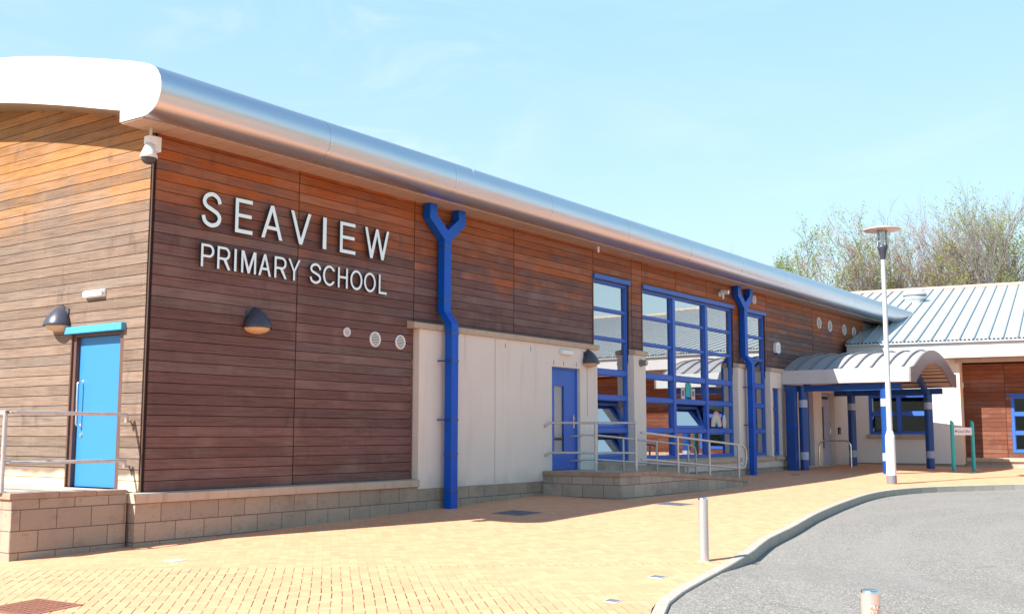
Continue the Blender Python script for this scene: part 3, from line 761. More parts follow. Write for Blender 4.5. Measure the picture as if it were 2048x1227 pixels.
Rp = empty('access_ramp', (9, -1.8, 0)); tag(Rp, 'block sided access ramp sloping down from the blue door', 'ramp')
def inR(o): o.location = (-9, 1.8, 0); return o
XR, YR = 8.98, -1.83
def rz(x): return interp(x, [10.25, 14.75], [.0, -.285])
def ramp_wall(x0, x1, y0, y1, mb, zt=0.0):
    mb.add([(x0,y0,-1.1),(x1,y0,-1.1),(x1,y1,-1.1),(x0,y1,-1.1),(x0,y0,rz(x0)-.05+zt),(x1,y0,rz(x1)-.05+zt),(x1,y1,rz(x1)-.05+zt),(x0,y1,rz(x0)-.05+zt)],
           [(0,3,2,1),(4,5,6,7),(0,1,5,4),(1,2,6,5),(2,3,7,6),(3,0,4,7)])
mb = MB()
mb.box(XR, XR+.2, YR, -.121, -1.1, -.05)
ramp_wall(XR+.2, 10.25, YR, YR+.2, mb); ramp_wall(10.25, 14.75, YR, YR+.2, mb)
inR(mb.build('wall', M['block_ramp'], Rp))
mb = MB()
def slab(mb, x0, x1, y0, y1, za, zb, th=.05):
    mb.add([(x0,y0,za-th),(x1,y0,zb-th),(x1,y1,zb-th),(x0,y1,za-th),(x0,y0,za),(x1,y0,zb),(x1,y1,zb),(x0,y1,za)],
           [(0,3,2,1),(4,5,6,7),(0,1,5,4),(1,2,6,5),(2,3,7,6),(3,0,4,7)])
slab(mb, XR-.02, XR+.22, YR-.02, -.123, .03, .03, .078)
x = XR+.222
while x < 14.7:
    b = min(x+.6, 14.77)
    if x < 10.25 < b-.02: b = 10.25
    slab(mb, x, b-.004, YR-.02, YR+.22, rz(x)+.03, rz(b)+.03, .078); x = b
inR(mb.build('coping', M['rusty_cap'], Rp, .005))
mb = MB(); slab(mb, XR+.22, 10.25, YR+.22, -.123, .028, .028, .5); slab(mb, 10.252, 15.4, YR+.22, -.123, .027, -.30, .6)
inR(mb.build('deck', M['kerb'], Rp))
mb = MB(); slab(mb, 11.0, 14.6, -.33, -.124, .12, -.02, .45); inR(mb.build('inner_kerb', M['coping'], Rp))

# ------------------------------------------------------------------ handrails
def rail_thing(name, label, loc, tubes, posts, group='grey tubular handrails', mat=None):
    e = empty(name, loc); tag(e, label, 'handrail', group); L0 = Vector(loc)
    for t, r in tubes:
        m = MB(); m.tube([Vector(p)-L0 for p in t], r, 10); m.build('rail', mat or M['rail'], e)
    for p, zt, r in posts:
        m = MB(); b = Vector(p)-L0; m.tube([b, b+Vector((0, 0, zt-p[2]))], r, 10)
        m.lathe([(0, .012), (.055, .012), (.055, 0)], b, 14, False); m.build('post', mat or M['rail'], e)
    return e
# gable platform rail
Yr = .20
rail_thing('handrail', 'rust spotted handrail along the platform edge by the gable door', (-1.72, Yr, .05),
           [([(-1.72, 4.0, .985), (-1.72, .17, .985), (-1.62, Yr+.01, .985), (-1.58, Yr, .985), (-.13, Yr, .985), (-.10, Yr, .975), (-.09, Yr+.02, .93), (-.09, Yr+.02, .88)], .024),
            ([(-1.72, 4.0, .40), (-1.72, Yr, .40), (-.13, Yr, .40), (-.10, Yr, .39), (-.09, Yr+.02, .345), (-.09, Yr+.02, .31)], .024),
            ([(-.09, Yr+.02, .90), (0, Yr+.06, .90)], .014), ([(-.09, Yr+.02, .33), (0, Yr+.06, .33)], .014)],
           [((-1.72, Yr, .062), .985, .026), ((-1.72, 2.4, .062), .985, .026)])
# ramp outer rails
A0, A1, A2 = (9.06, -.13), (9.50, -1.0), (9.93, -1.72)
rail_thing('handrail', 'level handrail across the ramp landing in front of the royal blue door', (9.5, -1.0, .03),
           [([(9.03, -.12, .88), (9.05, -.17, .92), (9.07, -.2, .955), (9.5, -1.0, .955), (9.90, -1.66, .955)], .024),
            ([(9.03, -.12, .32), (9.05, -.17, .35), (9.07, -.2, .38), (9.5, -1.0, .38), (9.90, -1.66, .38)], .024)],
           [((9.5, -1.0, .03), .955, .028), ((9.90, -1.66, .03), .985, .028)])
def rzp(x): return rz(x)+.03
rail_thing('handrail', 'sloping outer handrail down the ramp with a rounded end beside the second downpipe', (10.04, -1.72, .03),
           [([(10.0, -1.72, .765), (10.3, -1.72, .755), (14.5, -1.72, .505), (14.75, -1.72, .488), (14.9, -1.72, .43), (14.97, -1.72, .33), (14.97, -1.72, .14), (14.90, -1.72, .03), (14.78, -1.72, -.02), (14.56, -1.72, -.03)], .024),
            ([(10.0, -1.72, .255), (10.3, -1.72, .245), (14.52, -1.72, -.02)], .022)],
           [((11.54, -1.72, rzp(11.54)), .69, .026), ((13.02, -1.72, rzp(13.02)), .60, .026), ((14.54, -1.72, rzp(14.54)), .50, .026)])
rail_thing('handrail', 'inner handrail along the render wall and tall windows above the ramp', (9.9, -.42, .0),
           [([(9.95, -.13, .69), (9.95, -.40, .71), (9.97, -.42, .725), (10.3, -.42, .725), (14.55, -.42, .49), (14.85, -.42, .47), (14.98, -.42, .41), (15.03, -.42, .32), (15.03, -.42, -.22)], .022),
            ([(9.95, -.13, .20), (9.95, -.40, .22), (9.97, -.42, .235), (10.3, -.42, .235), (15.03, -.42, -.02)], .022)],
           [((11.58, -.42, rzp(11.58)-.02), .65, .024), ((13.07, -.42, rzp(13.07)-.02), .575, .024), ((14.63, -.42, -.27), .485, .024)])
# hoop barrier in front of the entrance door
hb = Vector((23.2, -.95, g(23.2, -.95)))
pts = []
def hoop(name, label, x, y0, y1, h, r, rc, mat, cat):
    z0 = g(x, (y0+y1)/2); e = empty(name, (x, (y0+y1)/2, z0)); tag(e, label, cat); m = MB(); p = []
    hw = abs(y1-y0)/2
    p.append((0, hw, -.05))
    for k in range(7): a = R(90*k/6); p.append((0, hw-rc+rc*math.cos(a), h-rc+rc*math.sin(a)))
    for k in range(7): a = R(90+90*k/6); p.append((0, -hw+rc+rc*math.cos(a), h-rc+rc*math.sin(a)))
    p.append((0, -hw, -.05)); m.tube(p, r, 10); m.build('tube', mat, e); return e
hoop('hoop_barrier', 'low steel hoop barrier standing in front of the entrance door', 24.2, -.12, -1.10, .80, .024, .18, M['chrome'], 'barrier')

# ------------------------------------------------------------------ downpipes
def downpipe(xc, label, ground_z):
    e = empty('downpipe', (xc, -.18, ground_z)); tag(e, label, 'downpipe', 'blue square downpipes on the front wall')
    w = .095; yb, yf = -.035, -.185; d = Vector((xc, -.18, ground_z))
    def seg(m, pts):  # pts: list of (y offset, z) centre path in the YZ plane
        hw = w; rings = []
        for i, (y, z) in enumerate(pts):
            rings.append([(xc-hw-d.x, y+.075-d.y, z-d.z), (xc+hw-d.x, y+.075-d.y, z-d.z), (xc+hw-d.x, y-.075-d.y, z-d.z), (xc-hw-d.x, y-.075-d.y, z-d.z)])
        vs = [v for r_ in rings for v in r_]; fs = []
        for i in range(len(pts)-1):
            for k in range(4): fs.append((i*4+k, i*4+(k+1) % 4, (i+1)*4+(k+1) % 4, (i+1)*4+k))
        fs.append((0, 1, 2, 3)); b = (len(pts)-1)*4; fs.append((b+3, b+2, b+1, b)); m.add(vs, fs)
    m = MB(); seg(m, [(-.11, 4.06), (-.11, 2.90), (-.115, 2.84), (-.28, 2.62), (-.285, 2.56), (-.285, ground_z-.05)])
    m.build('pipe', M['pipe_blue'], e, .006)
    m = MB()
    # Y shaped hopper: outline in XZ extruded in Y
    for s_ in (-1, 1):
        o = [(0, 4.06), (s_*w, 4.06), (s_*w, 4.10), (s_*.49, 4.42), (s_*.49, 4.678), (s_*.30, 4.678), (s_*.30, 4.50), (0, 4.27)]
        if s_ < 0: o = o[::-1]
        m.prism([(xc+x-d.x, z-d.z) for x, z in o], 'y', -.185-d.y, -.035-d.y)
    m.build('hopper', M['pipe_blue'], e)
    for z, y in ((3.98, -.11), (3.05, -.11), (2.45, -.285), (1.98, -.285), (.98, -.285), (.40, -.285), (-.22, -.285)):
        if z < ground_z+.1: continue
        m = MB(); m.box(-w-.004, w+.004, y-.079-d.y, y+.079-d.y, z-.02-d.z, z+.02-d.z)
        if z in (1.98, .98): m.box(-w-.09, -w-.004, -.30-d.y, -.27-d.y, z-.012-d.z, z+.012-d.z); m.box(-w-.09, -w-.06, -.27-d.y, -.12-d.y, z-.012-d.z, z+.012-d.z)
        m.build('bracket', M['col_blue'], e, .003)
    return e
downpipe(5.93, 'blue square downpipe with a Y shaped head nearest the school name', g(5.93, -.3))
downpipe(18.72, 'blue square downpipe with a Y shaped head beyond the large window', g(18.72, -.3))

# ------------------------------------------------------------------ wall fittings
def uplight(name_label, loc, rz=0):
    """quarter-shell wall lamp: local x across the wall, -y out of the wall, z up"""
    e = empty('wall_lamp', loc, rz); tag(e, name_label, 'wall lamp', 'dark hooded wall lamps')
    W, D, H = .22, .22, .30
    m = MB(); N1, N2 = 16, 10; vs = []; fs = []
    for i in range(N1+1):
        u = -math.pi/2 + math.pi*i/N1
        for j in range(N2+1):
            v = (math.pi/2)*j/N2
            # dome coming to a blunt ridge at the top
            tt = j/N2; rr = (1-tt**1.7)**.8 if tt < 1 else 0; zz = tt
            vs.append((W*math.sin(u)*rr, -D*abs(math.cos(u))**.9*rr - .02*(1-zz), H*zz))
    for i in range(N1):
        for j in range(N2):
            a = i*(N2+1)+j; fs.append((a, a+1, a+N2+2, a+N2+1))
    m.add(vs, fs, True); m.box(-W*.8, W*.8, -.02, .0, .0, H*.8)
    sh = m.build('hood', M['lampshade'], e); so = sh.modifiers.new('thick', 'SOLIDIFY'); so.thickness = .008; so.offset = -1
    m = MB(); vs = []; fs = []
    for i in range(N1+1):
        u = -math.pi/2 + math.pi*i/N1
        for j in range(5):
            v = (math.pi/2)*j/4
            vs.append((W*.95*math.sin(u)*math.cos(v), -D*.95*math.cos(u)*math.cos(v)-.01, -.085*math.sin(v)+.004))
    for i in range(N1):
        for j in range(4): a = i*5+j; fs.append((a+1, a, a+5, a+6))
    m.add(vs, fs, True); m.build('lens', M['lamp_glass'], e)
    return e
uplight('dark hooded wall lamp on the shaded timber below the school name', (1.80, 0, 2.23))
uplight('dark hooded wall lamp on the render beside the first tall window', (10.66, -.122, 2.19))
uplight('dark hooded wall lamp in sunlight above the bright blue gable door', (0, 1.93, 2.22), R(-90))

def bulkhead(label, loc, rz, w=.45):
    e = empty('emergency_light', loc, rz); tag(e, label, 'light', 'white emergency lights over doors')
    m = MB(); m.box(-w/2, w/2, -.035, 0, -.05, .05); m.build('base', M['white_plastic'], e, .006)
    m = MB(); m.box(-w/2+.01, w/2-.01, -.075, -.037, -.042, .042); m.build('cover', M['white_plastic'], e, .015)
    return e
bulkhead('white emergency light on the gable above the bright blue door', (0, 1.14, 2.62), R(-90))
eb = bulkhead('white emergency light on the render above the royal blue door', (9.80, -.122, 2.37), 0, .42)

def vent(label, x, z, r, rr=1.0):
    e = empty('wall_vent', (x, 0, z)); tag(e, label, 'vent', 'round louvred vents in the timber')
    m = MB(); N = 28; vs = []; fs = []
    prof = [(r*.80, -.006), (r*.82, -.022), (r*.93, -.026), (r, -.016), (r, .0)]
    for q, y in prof:
        for k in range(N): a = 2*math.pi*k/N; vs.append((q*math.cos(a), y, q*math.sin(a)))
    for i in range(len(prof)-1):
        for k in range(N): fs.append((i*N+k, (i+1)*N+k, (i+1)*N+(k+1) % N, i*N+(k+1) % N))
    m.add(vs, fs, True); m.build('rim', M['white_plastic'], e)
    m = MB(); m.add([(r*.8*math.cos(2*math.pi*k/N), -.005, r*.8*math.sin(2*math.pi*k/N)) for k in range(N)], [list(range(N))]); m.build('backing', M['black'], e)
    m = MB(); nb = 7
    for k in range(nb):
        zz = -r*.72 + 1.44*r*(k+.5)/nb; hw = math.sqrt(max(0, (r*.81)**2-zz*zz))
        m.obox((0, -.013, zz), (1, 0, 0), (0, .8, .6), (0, -.6, .8), hw, .010, r*.035)
    m.build('louvres', M['white_plastic'], e); return e
for x, z, r, lb in ((3.65, 2.32, .075, 'smallest round white vent, left of the larger pair on the dark timber'),
                    (4.30, 2.255, .125, 'round white vent, middle of the three on the dark timber'),
                    (4.91, 2.25, .12, 'round white vent, rightmost of the three beside the render wall'),
                    (19.72, 4.46, .12, 'round white vent under the eaves just right of the far downpipe head'),
                    (24.85, 4.24, .18, 'oval looking vent above the canopy, leftmost of four'),
                    (25.85, 4.22, .18, 'oval looking vent above the canopy, second from left of four'),
                    (27.25, 4.21, .18, 'oval looking vent above the canopy, third from left of four'),
                    (28.25, 4.20, .18, 'oval looking vent above the canopy, rightmost of four')):
    vent(lb, x, z, r)

# dome camera on the building corner
e = empty('security_camera', (-.12, -.12, 4.4)); tag(e, 'white dome security camera on a bracket at the building corner', 'camera')
def loc(mb_, name, mat, **k): return mb_.build(name, mat, e, **k)
m = MB(); m.box(.02, .15, .0, .118, .0, .20); m.tube([(.03, .03, .12), (-.03, -.02, .12)], .032, 10); m.box(-.09, .03, -.07, .05, .06, .17)
m.tube([(-.03, -.01, .16), (-.03, -.01, .285)], .022, 8); loc(m, 'bracket', M['white_plastic'], bevel=.01)
m = MB(); c0 = (-.06, -.03, 0); m.lathe([(0, .075), (.045, .072), (.06, .03), (.085, -.03), (.108, -.09), (.112, -.12), (.10, -.125)], c0, 20); loc(m, 'housing', M['white'])
m = MB(); m.lathe([(.098, -.122)]+[(.095*math.cos(a), -.125-.085*math.sin(a)) for a in [R(8*k) for k in range(12)]], c0, 20); loc(m, 'dome', M['lampshade'])
# bracket camera under the eaves
e = empty('security_camera', (17.46, 0, 4.38)); tag(e, 'small white bracket camera under the eaves left of the far downpipe', 'camera')
m = MB(); m.tube([(0, 0, 0), (0, -.12, 0)], .02, 8); m.tube([(0, -.10, -.13), (0, -.10, .02)], .03, 10); m.tube([(0, 0, 0), (0, -.02, 0)], .07, 14); m.build('bracket', M['white_plastic'], e)
m = MB(); m.tube([(0, -.05, .06), (0, -.26, .03)], .055, 12); m.tube([(-.12, -.10, .0), (.12, -.10, 0)], .012, 6); m.build('housing', M['white'], e)
# small cylinder light on the pier
e = empty('pier_light', (12.93, -.12, 2.33)); tag(e, 'small grey round light on the render pier between the tall windows', 'light')
m = MB(); m.tube([(0, 0, 0), (0, -.02, 0)], .085, 20); m.tube([(0, -.02, 0), (0, -.15, 0)], .065, 18); m.build('body', M['grey_plastic'], e, bevel=.006)
m = MB(); m.tube([(0, -.151, 0), (0, -.165, 0)], .05, 18); m.build('lens', M['lamp_glass'], e)
e = empty('motion_sensor', (10.9, -.25, 4.68)); tag(e, 'little white sensor hanging from the soffit above the first tall window', 'sensor')
m = MB(); m.tube([(0, 0, 0), (0, 0, -.02)], .035, 12); m.tube([(0, 0, -.02), (0, 0, -.12)], .025, 12); m.build('body', M['white_plastic'], e)
# alarm box
e = empty('alarm_box', (21.2, 0, 3.16)); tag(e, 'white bell shaped alarm box on the dark timber above the canopy', 'alarm')
m = MB(); m.prism([(-.13, -.10), (.13, -.10), (.17, .0), (.15, .17), (.08, .21), (-.08, .21), (-.15, .17), (-.17, .0)], 'y', -.09, 0); m.build('cover', M['white_plastic'], e, bevel=.012)
m = MB(); m.box(-.08, .08, -.085, -.02, -.15, -.102); m.build('strobe', M['pipe_blue'], e)
m = MB()
for k in range(3): m.box(-.09, .09, -.094, -.0902, -.03+.06*k, -.018+.06*k)
m.build('louvres', M['grey_plastic'], e)
# keypad
e = empty('keypad', (26.1, -.10, .85)); tag(e, 'black door entry keypad on the cream wall by the entrance door', 'keypad')
m = MB(); m.box(-.10, .10, -.04, 0, -.11, .11); m.build('case', M['black'], e, bevel=.01)
m = MB()
for i in range(3):
    for j in range(3): m.box(-.05+.045*i-.014, -.05+.045*i+.014, -.046, -.041, -.07+.045*j-.012, -.07+.045*j+.012)
m.build('keys', M['steel'], e)

# ------------------------------------------------------------------ name sign
S = empty('name_sign', (.74, 0, 2.99)); tag(S, 'raised silver letters reading SEAVIEW PRIMARY SCHOOL on the timber', 'sign')
def glyph(ch, w, h, t):
    """outlines (closed polylines, inner ones are holes) of a plain sans capital w by h with stroke t"""
    a = t*1.08
    def ell(cx_, cy_, rx, ry, a0, a1, n): return [(cx_+rx*math.cos(R(a0+(a1-a0)*k/n)), cy_+ry*math.sin(R(a0+(a1-a0)*k/n))) for k in range(n+1)]
    if ch == 'I': return [[(0, 0), (w, 0), (w, h), (0, h)]]
    if ch == 'L': return [[(0, 0), (w, 0), (w, t*.95), (t, t*.95), (t, h), (0, h)]]
    if ch == 'H': m = h*.48; return [[(0, 0), (t, 0), (t, m), (w-t, m), (w-t, 0), (w, 0), (w, h), (w-t, h), (w-t, m+t*.9), (t, m+t*.9), (t, h), (0, h)]]
    if ch == 'E': m = h*.46; return [[(0, 0), (w, 0), (w, t*.95), (t, t*.95), (t, m), (w*.93, m), (w*.93, m+t*.9), (t, m+t*.9), (t, h-t*.95), (w*.97, h-t*.95), (w*.97, h), (0, h)]]
    sl = (w/2-a/2)/h; xl = lambda y: a+y*sl; ym = (w/2-a)/sl
    if ch == 'A':
        c1 = h*.27; c2 = c1+t*.9
        return [[(0, 0), (a, 0), (xl(c1), c1), (w-xl(c1), c1), (w-a, 0), (w, 0), (w/2+a/2, h), (w/2-a/2, h)], [(xl(c2), c2), (w-xl(c2), c2), (w/2, ym)]]
    if ch == 'V': return [[(0, h), (a, h), (w/2, h-ym), (w-a, h), (w, h), (w/2+a/2, 0), (w/2-a/2, 0)]]
    if ch == 'W':
        x1, x3 = w*.27, w*.73; a = t*.95; yv = h*(a/2)/(x1-a/2)*1.0; yt = h-h*(a/2)/(w/2-x1)*1.05
        return [[(0, h), (a, h), (x1, yv*1.25), (w/2-a/2, h), (w/2+a/2, h), (x3, yv*1.25), (w-a, h), (w, h), (x3+a/2, 0), (x3-a/2, 0), (w/2, yt), (x1+a/2, 0), (x1-a/2, 0)]]
    if ch == 'M': return [[(0, 0), (t, 0), (t, h*.76), (w/2-t*.45, 0), (w/2+t*.45, 0), (w-t, h*.76), (w-t, 0), (w, 0), (w, h), (w-t*1.35, h), (w/2, h*.26), (t*1.35, h), (0, h)]]
    if ch == 'Y': return [[(0, h), (a, h), (w/2, h*.52), (w-a, h), (w, h), (w/2+t/2, h*.42), (w/2+t/2, 0), (w/2-t/2, 0), (w/2-t/2, h*.42)]]
    if ch in 'PR':
        y0 = h*.42; ry = (h-y0)/2; rx = min(ry, w*.55); c = w-rx
        if ch == 'R': c = w*.96-rx
        bowl = ell(c, y0+ry, rx, ry, -90, 90, 14); hole = [(t, y0+t*.9)] + ell(c, y0+ry, rx-t, ry-t*.9, -90, 90, 12) + [(t, h-t*.9)]
        if ch == 'P': return [[(0, 0), (t, 0), (t, y0)] + bowl + [(0, h)], hole]
        return [[(0, 0), (t, 0), (t, y0), (w*.46, y0), (w-a*1.1, 0), (w, 0), (w*.68, y0+t*.22)] + [p for p in bowl if p[0] > w*.70 or p[1] > h*.7] + [(0, h)], hole]
    if ch == 'O': return [ell(w/2, h/2, w/2, h/2, 0, 350, 35), ell(w/2, h/2, w/2-t, h/2-t*.95, 0, 350, 35)]
    if ch == 'C': return [ell(w/2, h/2, w/2, h/2, 32, 328, 32) + ell(w/2, h/2, w/2-t, h/2-t*.95, 322, 38, 30)]
    cl = smooth2([(.97, .73), (.86, .90), (.52, 1.0), (.17, .91), (.05, .74), (.17, .60), (.5, .51), (.85, .40), (.97, .25), (.84, .08), (.48, 0), (.13, .09), (.0, .28)], 6)
    cl = [(t/2+x*(w-t), t*.47+y*(h-t*.94)) for x, y in cl]; A_, B_ = [], []
    for i, p in enumerate(cl):
        q, r_ = cl[max(i-1, 0)], cl[min(i+1, len(cl)-1)]; d = Vector((r_[0]-q[0], r_[1]-q[1])).normalized()
        A_.append((p[0]-d.y*t/2, p[1]+d.x*t/2)); B_.append((p[0]+d.y*t/2, p[1]-d.x*t/2))
    return [A_+B_[::-1]]
def smooth2(P, k):
    out = []
    for i in range(len(P)-1):
        p0 = P[max(i-1, 0)]; p1 = P[i]; p2 = P[i+1]; p3 = P[min(i+2, len(P)-1)]
        for q in range(k):
            t = q/k; out.append(tuple(.5*((2*p1[j]) + (-p0[j]+p2[j])*t + (2*p0[j]-5*p1[j]+4*p2[j]-p3[j])*t*t + (-p0[j]+3*p1[j]-3*p2[j]+p3[j])*t**3) for j in (0, 1)))
    return out+[P[-1]]
def letter(ch, x0, x1, z0, z1, thick, parent, org, name=None, y=-.035, depth=.045, mats=None):
    if thick:
        cu = bpy.data.curves.new('t', 'CURVE'); cu.dimensions = '2D'; cu.fill_mode = 'BOTH'
        for poly in glyph(ch, x1-x0, z1-z0, thick):
            sp = cu.splines.new('POLY'); sp.points.add(len(poly)-1); sp.use_cyclic_u = True
            for p_, q in zip(sp.points, poly): p_.co = (q[0], q[1], 0, 1)
    else:
        cu = bpy.data.curves.new('t', 'FONT'); cu.body = ch; cu.size = 1; cu.resolution_u = 4
    ob = bpy.data.objects.new('t', cu); col.objects.link(ob)
    me = bpy.data.meshes.new_from_object(ob.evaluated_get(bpy.context.evaluated_depsgraph_get()))
    col.objects.unlink(ob); bpy.data.objects.remove(ob); bpy.data.curves.remove(cu)
    bm = bmesh.new(); bm.from_mesh(me); bmesh.ops.remove_doubles(bm, verts=bm.verts, dist=1e-5)
    ed = [e_ for e_ in bm.edges if not e_.link_faces]; bmesh.ops.delete(bm, geom=ed, context='EDGES')
    xs = [v.co.x for v in bm.verts]; ys = [v.co.y for v in bm.verts]
    ax, bx, ay, by = min(xs), max(xs), min(ys), max(ys)
    for v in bm.verts:
        u = (v.co.x-ax)/(bx-ax); w = (v.co.y-ay)/(by-ay)
        v.co = Vector((x0+(x1-x0)*u-org[0], y-depth-org[1], z0+(z1-z0)*w-org[2]))
    for f in bm.faces: f.material_index = 0
    if depth > .004:
        r_ = bmesh.ops.extrude_face_region(bm, geom=bm.faces[:])
        vs = [x for x in r_['geom'] if isinstance(x, bmesh.types.BMVert)]
        bmesh.ops.translate(bm, verts=vs, vec=(0, depth, 0))
        for f in bm.faces:
            f.normal_update()
            if abs(f.normal.y) < .5: f.material_index = 1
    bmesh.ops.recalc_face_normals(bm, faces=bm.faces[:])
    me2 = bpy.data.meshes.new(name or 'letter'); bm.to_mesh(me2); bm.free(); bpy.data.meshes.remove(me)
    for m_ in (mats or (M['letter_face'], M['letter_side'])): me2.materials.append(m_)
    o = bpy.data.objects.new(name or 'letter', me2); col.objects.link(o); o.parent = parent; return o
org = (.74, 0, 2.99)
for ch, a, b in (('S', .74, 1.075), ('E', 1.32, 1.635), ('A', 1.80, 2.20), ('V', 2.36, 2.77), ('I', 3.02, 3.095), ('E', 3.39, 3.735), ('W', 3.95, 4.52)):
    letter(ch, a, b, 3.545, 4.035, .057, S, org)
for ch, a, b in (('P', .755, .975), ('R', 1.03, 1.26), ('I', 1.325, 1.365), ('M', 1.45, 1.72), ('A', 1.765, 2.0), ('R', 2.065, 2.305), ('Y', 2.33, 2.57),
                 ('S', 2.765, 3.0), ('C', 3.04, 3.29), ('H', 3.36, 3.575), ('O', 3.635, 3.905), ('O', 3.945, 4.215), ('L', 4.29, 4.48)):
    letter(ch, a, b, 2.99, 3.305, .037, S, org)

# ------------------------------------------------------------------ posters in the big window
def paper(name, label, cat, parts_, loc_, group=None):
    e = empty(name, loc_); tag(e, label, cat, group)
    for nm, pl, mat in parts_:
        m = MB(); m.prism(pl, 'y', -.002, .002); m.build(nm, mat, e)
yp = .0855
white = m_paint('paper', (.5, .5, .5), .8); pink = m_paint('poster_ink', (.25, .12, .16), .6, .3, 30)
for x, lb in ((15.42, 'white notice on the big window, left of the pair'), (15.98, 'white notice on the big window, right of the pair')):
    paper('notice', lb, 'poster', [('sheet', [(-.10, -.14), (.10, -.14), (.10, .14), (-.10, .14)], white)], (x, yp, 1.72), 'white notices on the big window')
    o = [c for c in bpy.data.objects if c.name.startswith('notice') and c.type == 'EMPTY'][-1]
    m = MB(); m.box(-.06, .06, -.004, -.0025, -.05, .08); m.build('picture', pink, o)
paper('teal_drawing', 'teal paper drawing taped high in the big window between two notices', 'drawing',
      [('sheet', [(-.16, -.17), (.10, -.19), (.16, .12), (.05, .17), (-.14, .15)], m_paint('teal_paper', (.03, .38, .40), .6, .2, 8))], (15.72, yp, 1.83))
arcs = []
def arc(r0, r1, n=14): return [(r1*math.cos(R(180*k/n)), r1*math.sin(R(180*k/n))*1.25) for k in range(n+1)] + [(r0*math.cos(R(180*k/n)), r0*math.sin(R(180*k/n))*1.25) for k in range(n, -1, -1)]
for k, c in enumerate(((.5, .3, .36), (.6, .46, .5), (.62, .6, .48), (.42, .55, .47), (.42, .5, .6), (.25, .2, .36))):
    arcs.append(('arc', arc(.32-.045*(k+1), .32-.045*k-.002), m_paint('rainbow_%d' % k, c, .6)))
paper('rainbow_drawing', 'pastel rainbow drawing in the right hand light of the big window', 'drawing', arcs, (17.30, yp, .93))
paper('paper_egg', 'white paper egg beside the rainbow drawing', 'drawing', [('sheet', [(.11*math.cos(R(20*k)), .17*math.sin(R(20*k))*(1.15 if k < 9 else .9)) for k in range(18)], white)], (17.78, yp, 1.05))
e = empty('blue_bin', (15.35, .55, .02)); tag(e, 'light blue plastic bin standing inside the big window', 'bin')
m = MB(); m.lathe([(0, 0), (.16, 0), (.20, .62), (.185, .62), (.15, .02), (0, .02)], (0, 0, 0), 20); m.build('tub', m_paint('sky_blue_plastic', (.10, .42, .75), .35), e)
m = MB(); m.lathe([(0, .70), (.10, .69), (.20, .66), (.21, .625), (.20, .622)], (0, 0, 0), 20); m.build('lid', M['blue'], e)

# ------------------------------------------------------------------ entrance canopy (barrel vault, axis along Y)
C = empty('entrance_canopy', (23.75, -3.7, 0)); tag(C, 'barrel roofed entrance canopy with pale fascia on four blue columns', 'canopy')
cx = 23.75; YE = -3.75
def inC(o): o.location = (-23.75, 3.7, 0); return o
up_prof = [(21.30, 2.55), (21.62, 2.585), (22.05, 2.76), (22.5, 2.93), (23.1, 3.08), (23.75, 3.14), (24.4, 3.08), (25.0, 2.93), (25.45, 2.76), (25.88, 2.585), (26.20, 2.55)]
def smooth(P, k=4):
    out = []
    for i in range(len(P)-1):
        p0 = P[max(i-1, 0)]; p1 = P[i]; p2 = P[i+1]; p3 = P[min(i+2, len(P)-1)]
        for q in range(k):
            t = q/k; out.append(tuple(.5*((2*p1[j]) + (-p0[j]+p2[j])*t + (2*p0[j]-5*p1[j]+4*p2[j]-p3[j])*t*t + (-p0[j]+3*p1[j]-3*p2[j]+p3[j])*t**3) for j in (0, 1)))
    return out+[P[-1]]
upp = smooth(up_prof)
inn = smooth([(21.80, 2.155), (22.05, 2.30), (22.45, 2.49), (22.95, 2.66), (23.4, 2.745), (23.75, 2.765), (24.1, 2.745), (24.55, 2.66), (25.05, 2.49), (25.45, 2.30), (25.70, 2.155)])
mb = MB(); k = len(upp)
arcp = upp[3:-3]; vs = [(x, y, z-.02) for y in (YE+.04, -.02) for x, z in arcp]; kk = len(arcp)
mb.add(vs, [(i, i+1, kk+i+1, kk+i) for i in range(kk-1)], True)
inC(mb.build('vault', M['lead'], C))
for side, (xa, xb) in enumerate(((21.30, 21.55), (25.95, 26.20))):
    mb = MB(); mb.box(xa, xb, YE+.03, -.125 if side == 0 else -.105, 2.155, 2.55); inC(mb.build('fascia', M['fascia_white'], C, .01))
mb = MB()
ng = len(inn); no = len(upp)
poly_o = [(21.28, 2.15)] + upp + [(26.22, 2.15)]
# end plate as quad strip between outer and inner outline
def resample(P, n):
    d = [0]
    for i in range(1, len(P)): d.append(d[-1]+math.dist(P[i], P[i-1]))
    out = []
    for k in range(n+1):
        s_ = d[-1]*k/n
        for i in range(1, len(P)):
            if s_ <= d[i]+1e-9:
                t = (s_-d[i-1])/(d[i]-d[i-1]); out.append((P[i-1][0]+(P[i][0]-P[i-1][0])*t, P[i-1][1]+(P[i][1]-P[i-1][1])*t)); break
    return out
NO = 48
oo = [(21.28, 2.15), (21.28, 2.35)] + upp + [(26.22, 2.35), (26.22, 2.15)]
o1 = [(x, z) for x, z in oo]
ii = resample(inn, len(o1)-1)
n_ = len(o1); vs = []
for y in (YE, YE+.05):
    vs += [(x, y, z) for x, z in o1] + [(x, y, z) for x, z in ii]
fs = []
for i in range(n_-1):
    fs.append((i, i+1, n_+i+1, n_+i)); b = 2*n_; fs.append((b+n_+i, b+n_+i+1, b+i+1, b+i))
    fs.append((i+1, i, b+i, b+i+1)); fs.append((n_+i, n_+i+1, b+n_+i+1, b+n_+i))
fs.append((0, n_, 3*n_, 2*n_)); fs.append((n_-1, 3*n_-1, 4*n_-1, 2*n_-1)[0:1] + (3*n_-1, 4*n_-1, 2*n_-1))
mb.add(vs, fs); inC(mb.build('end_plate', M['canopy_edge'], C))
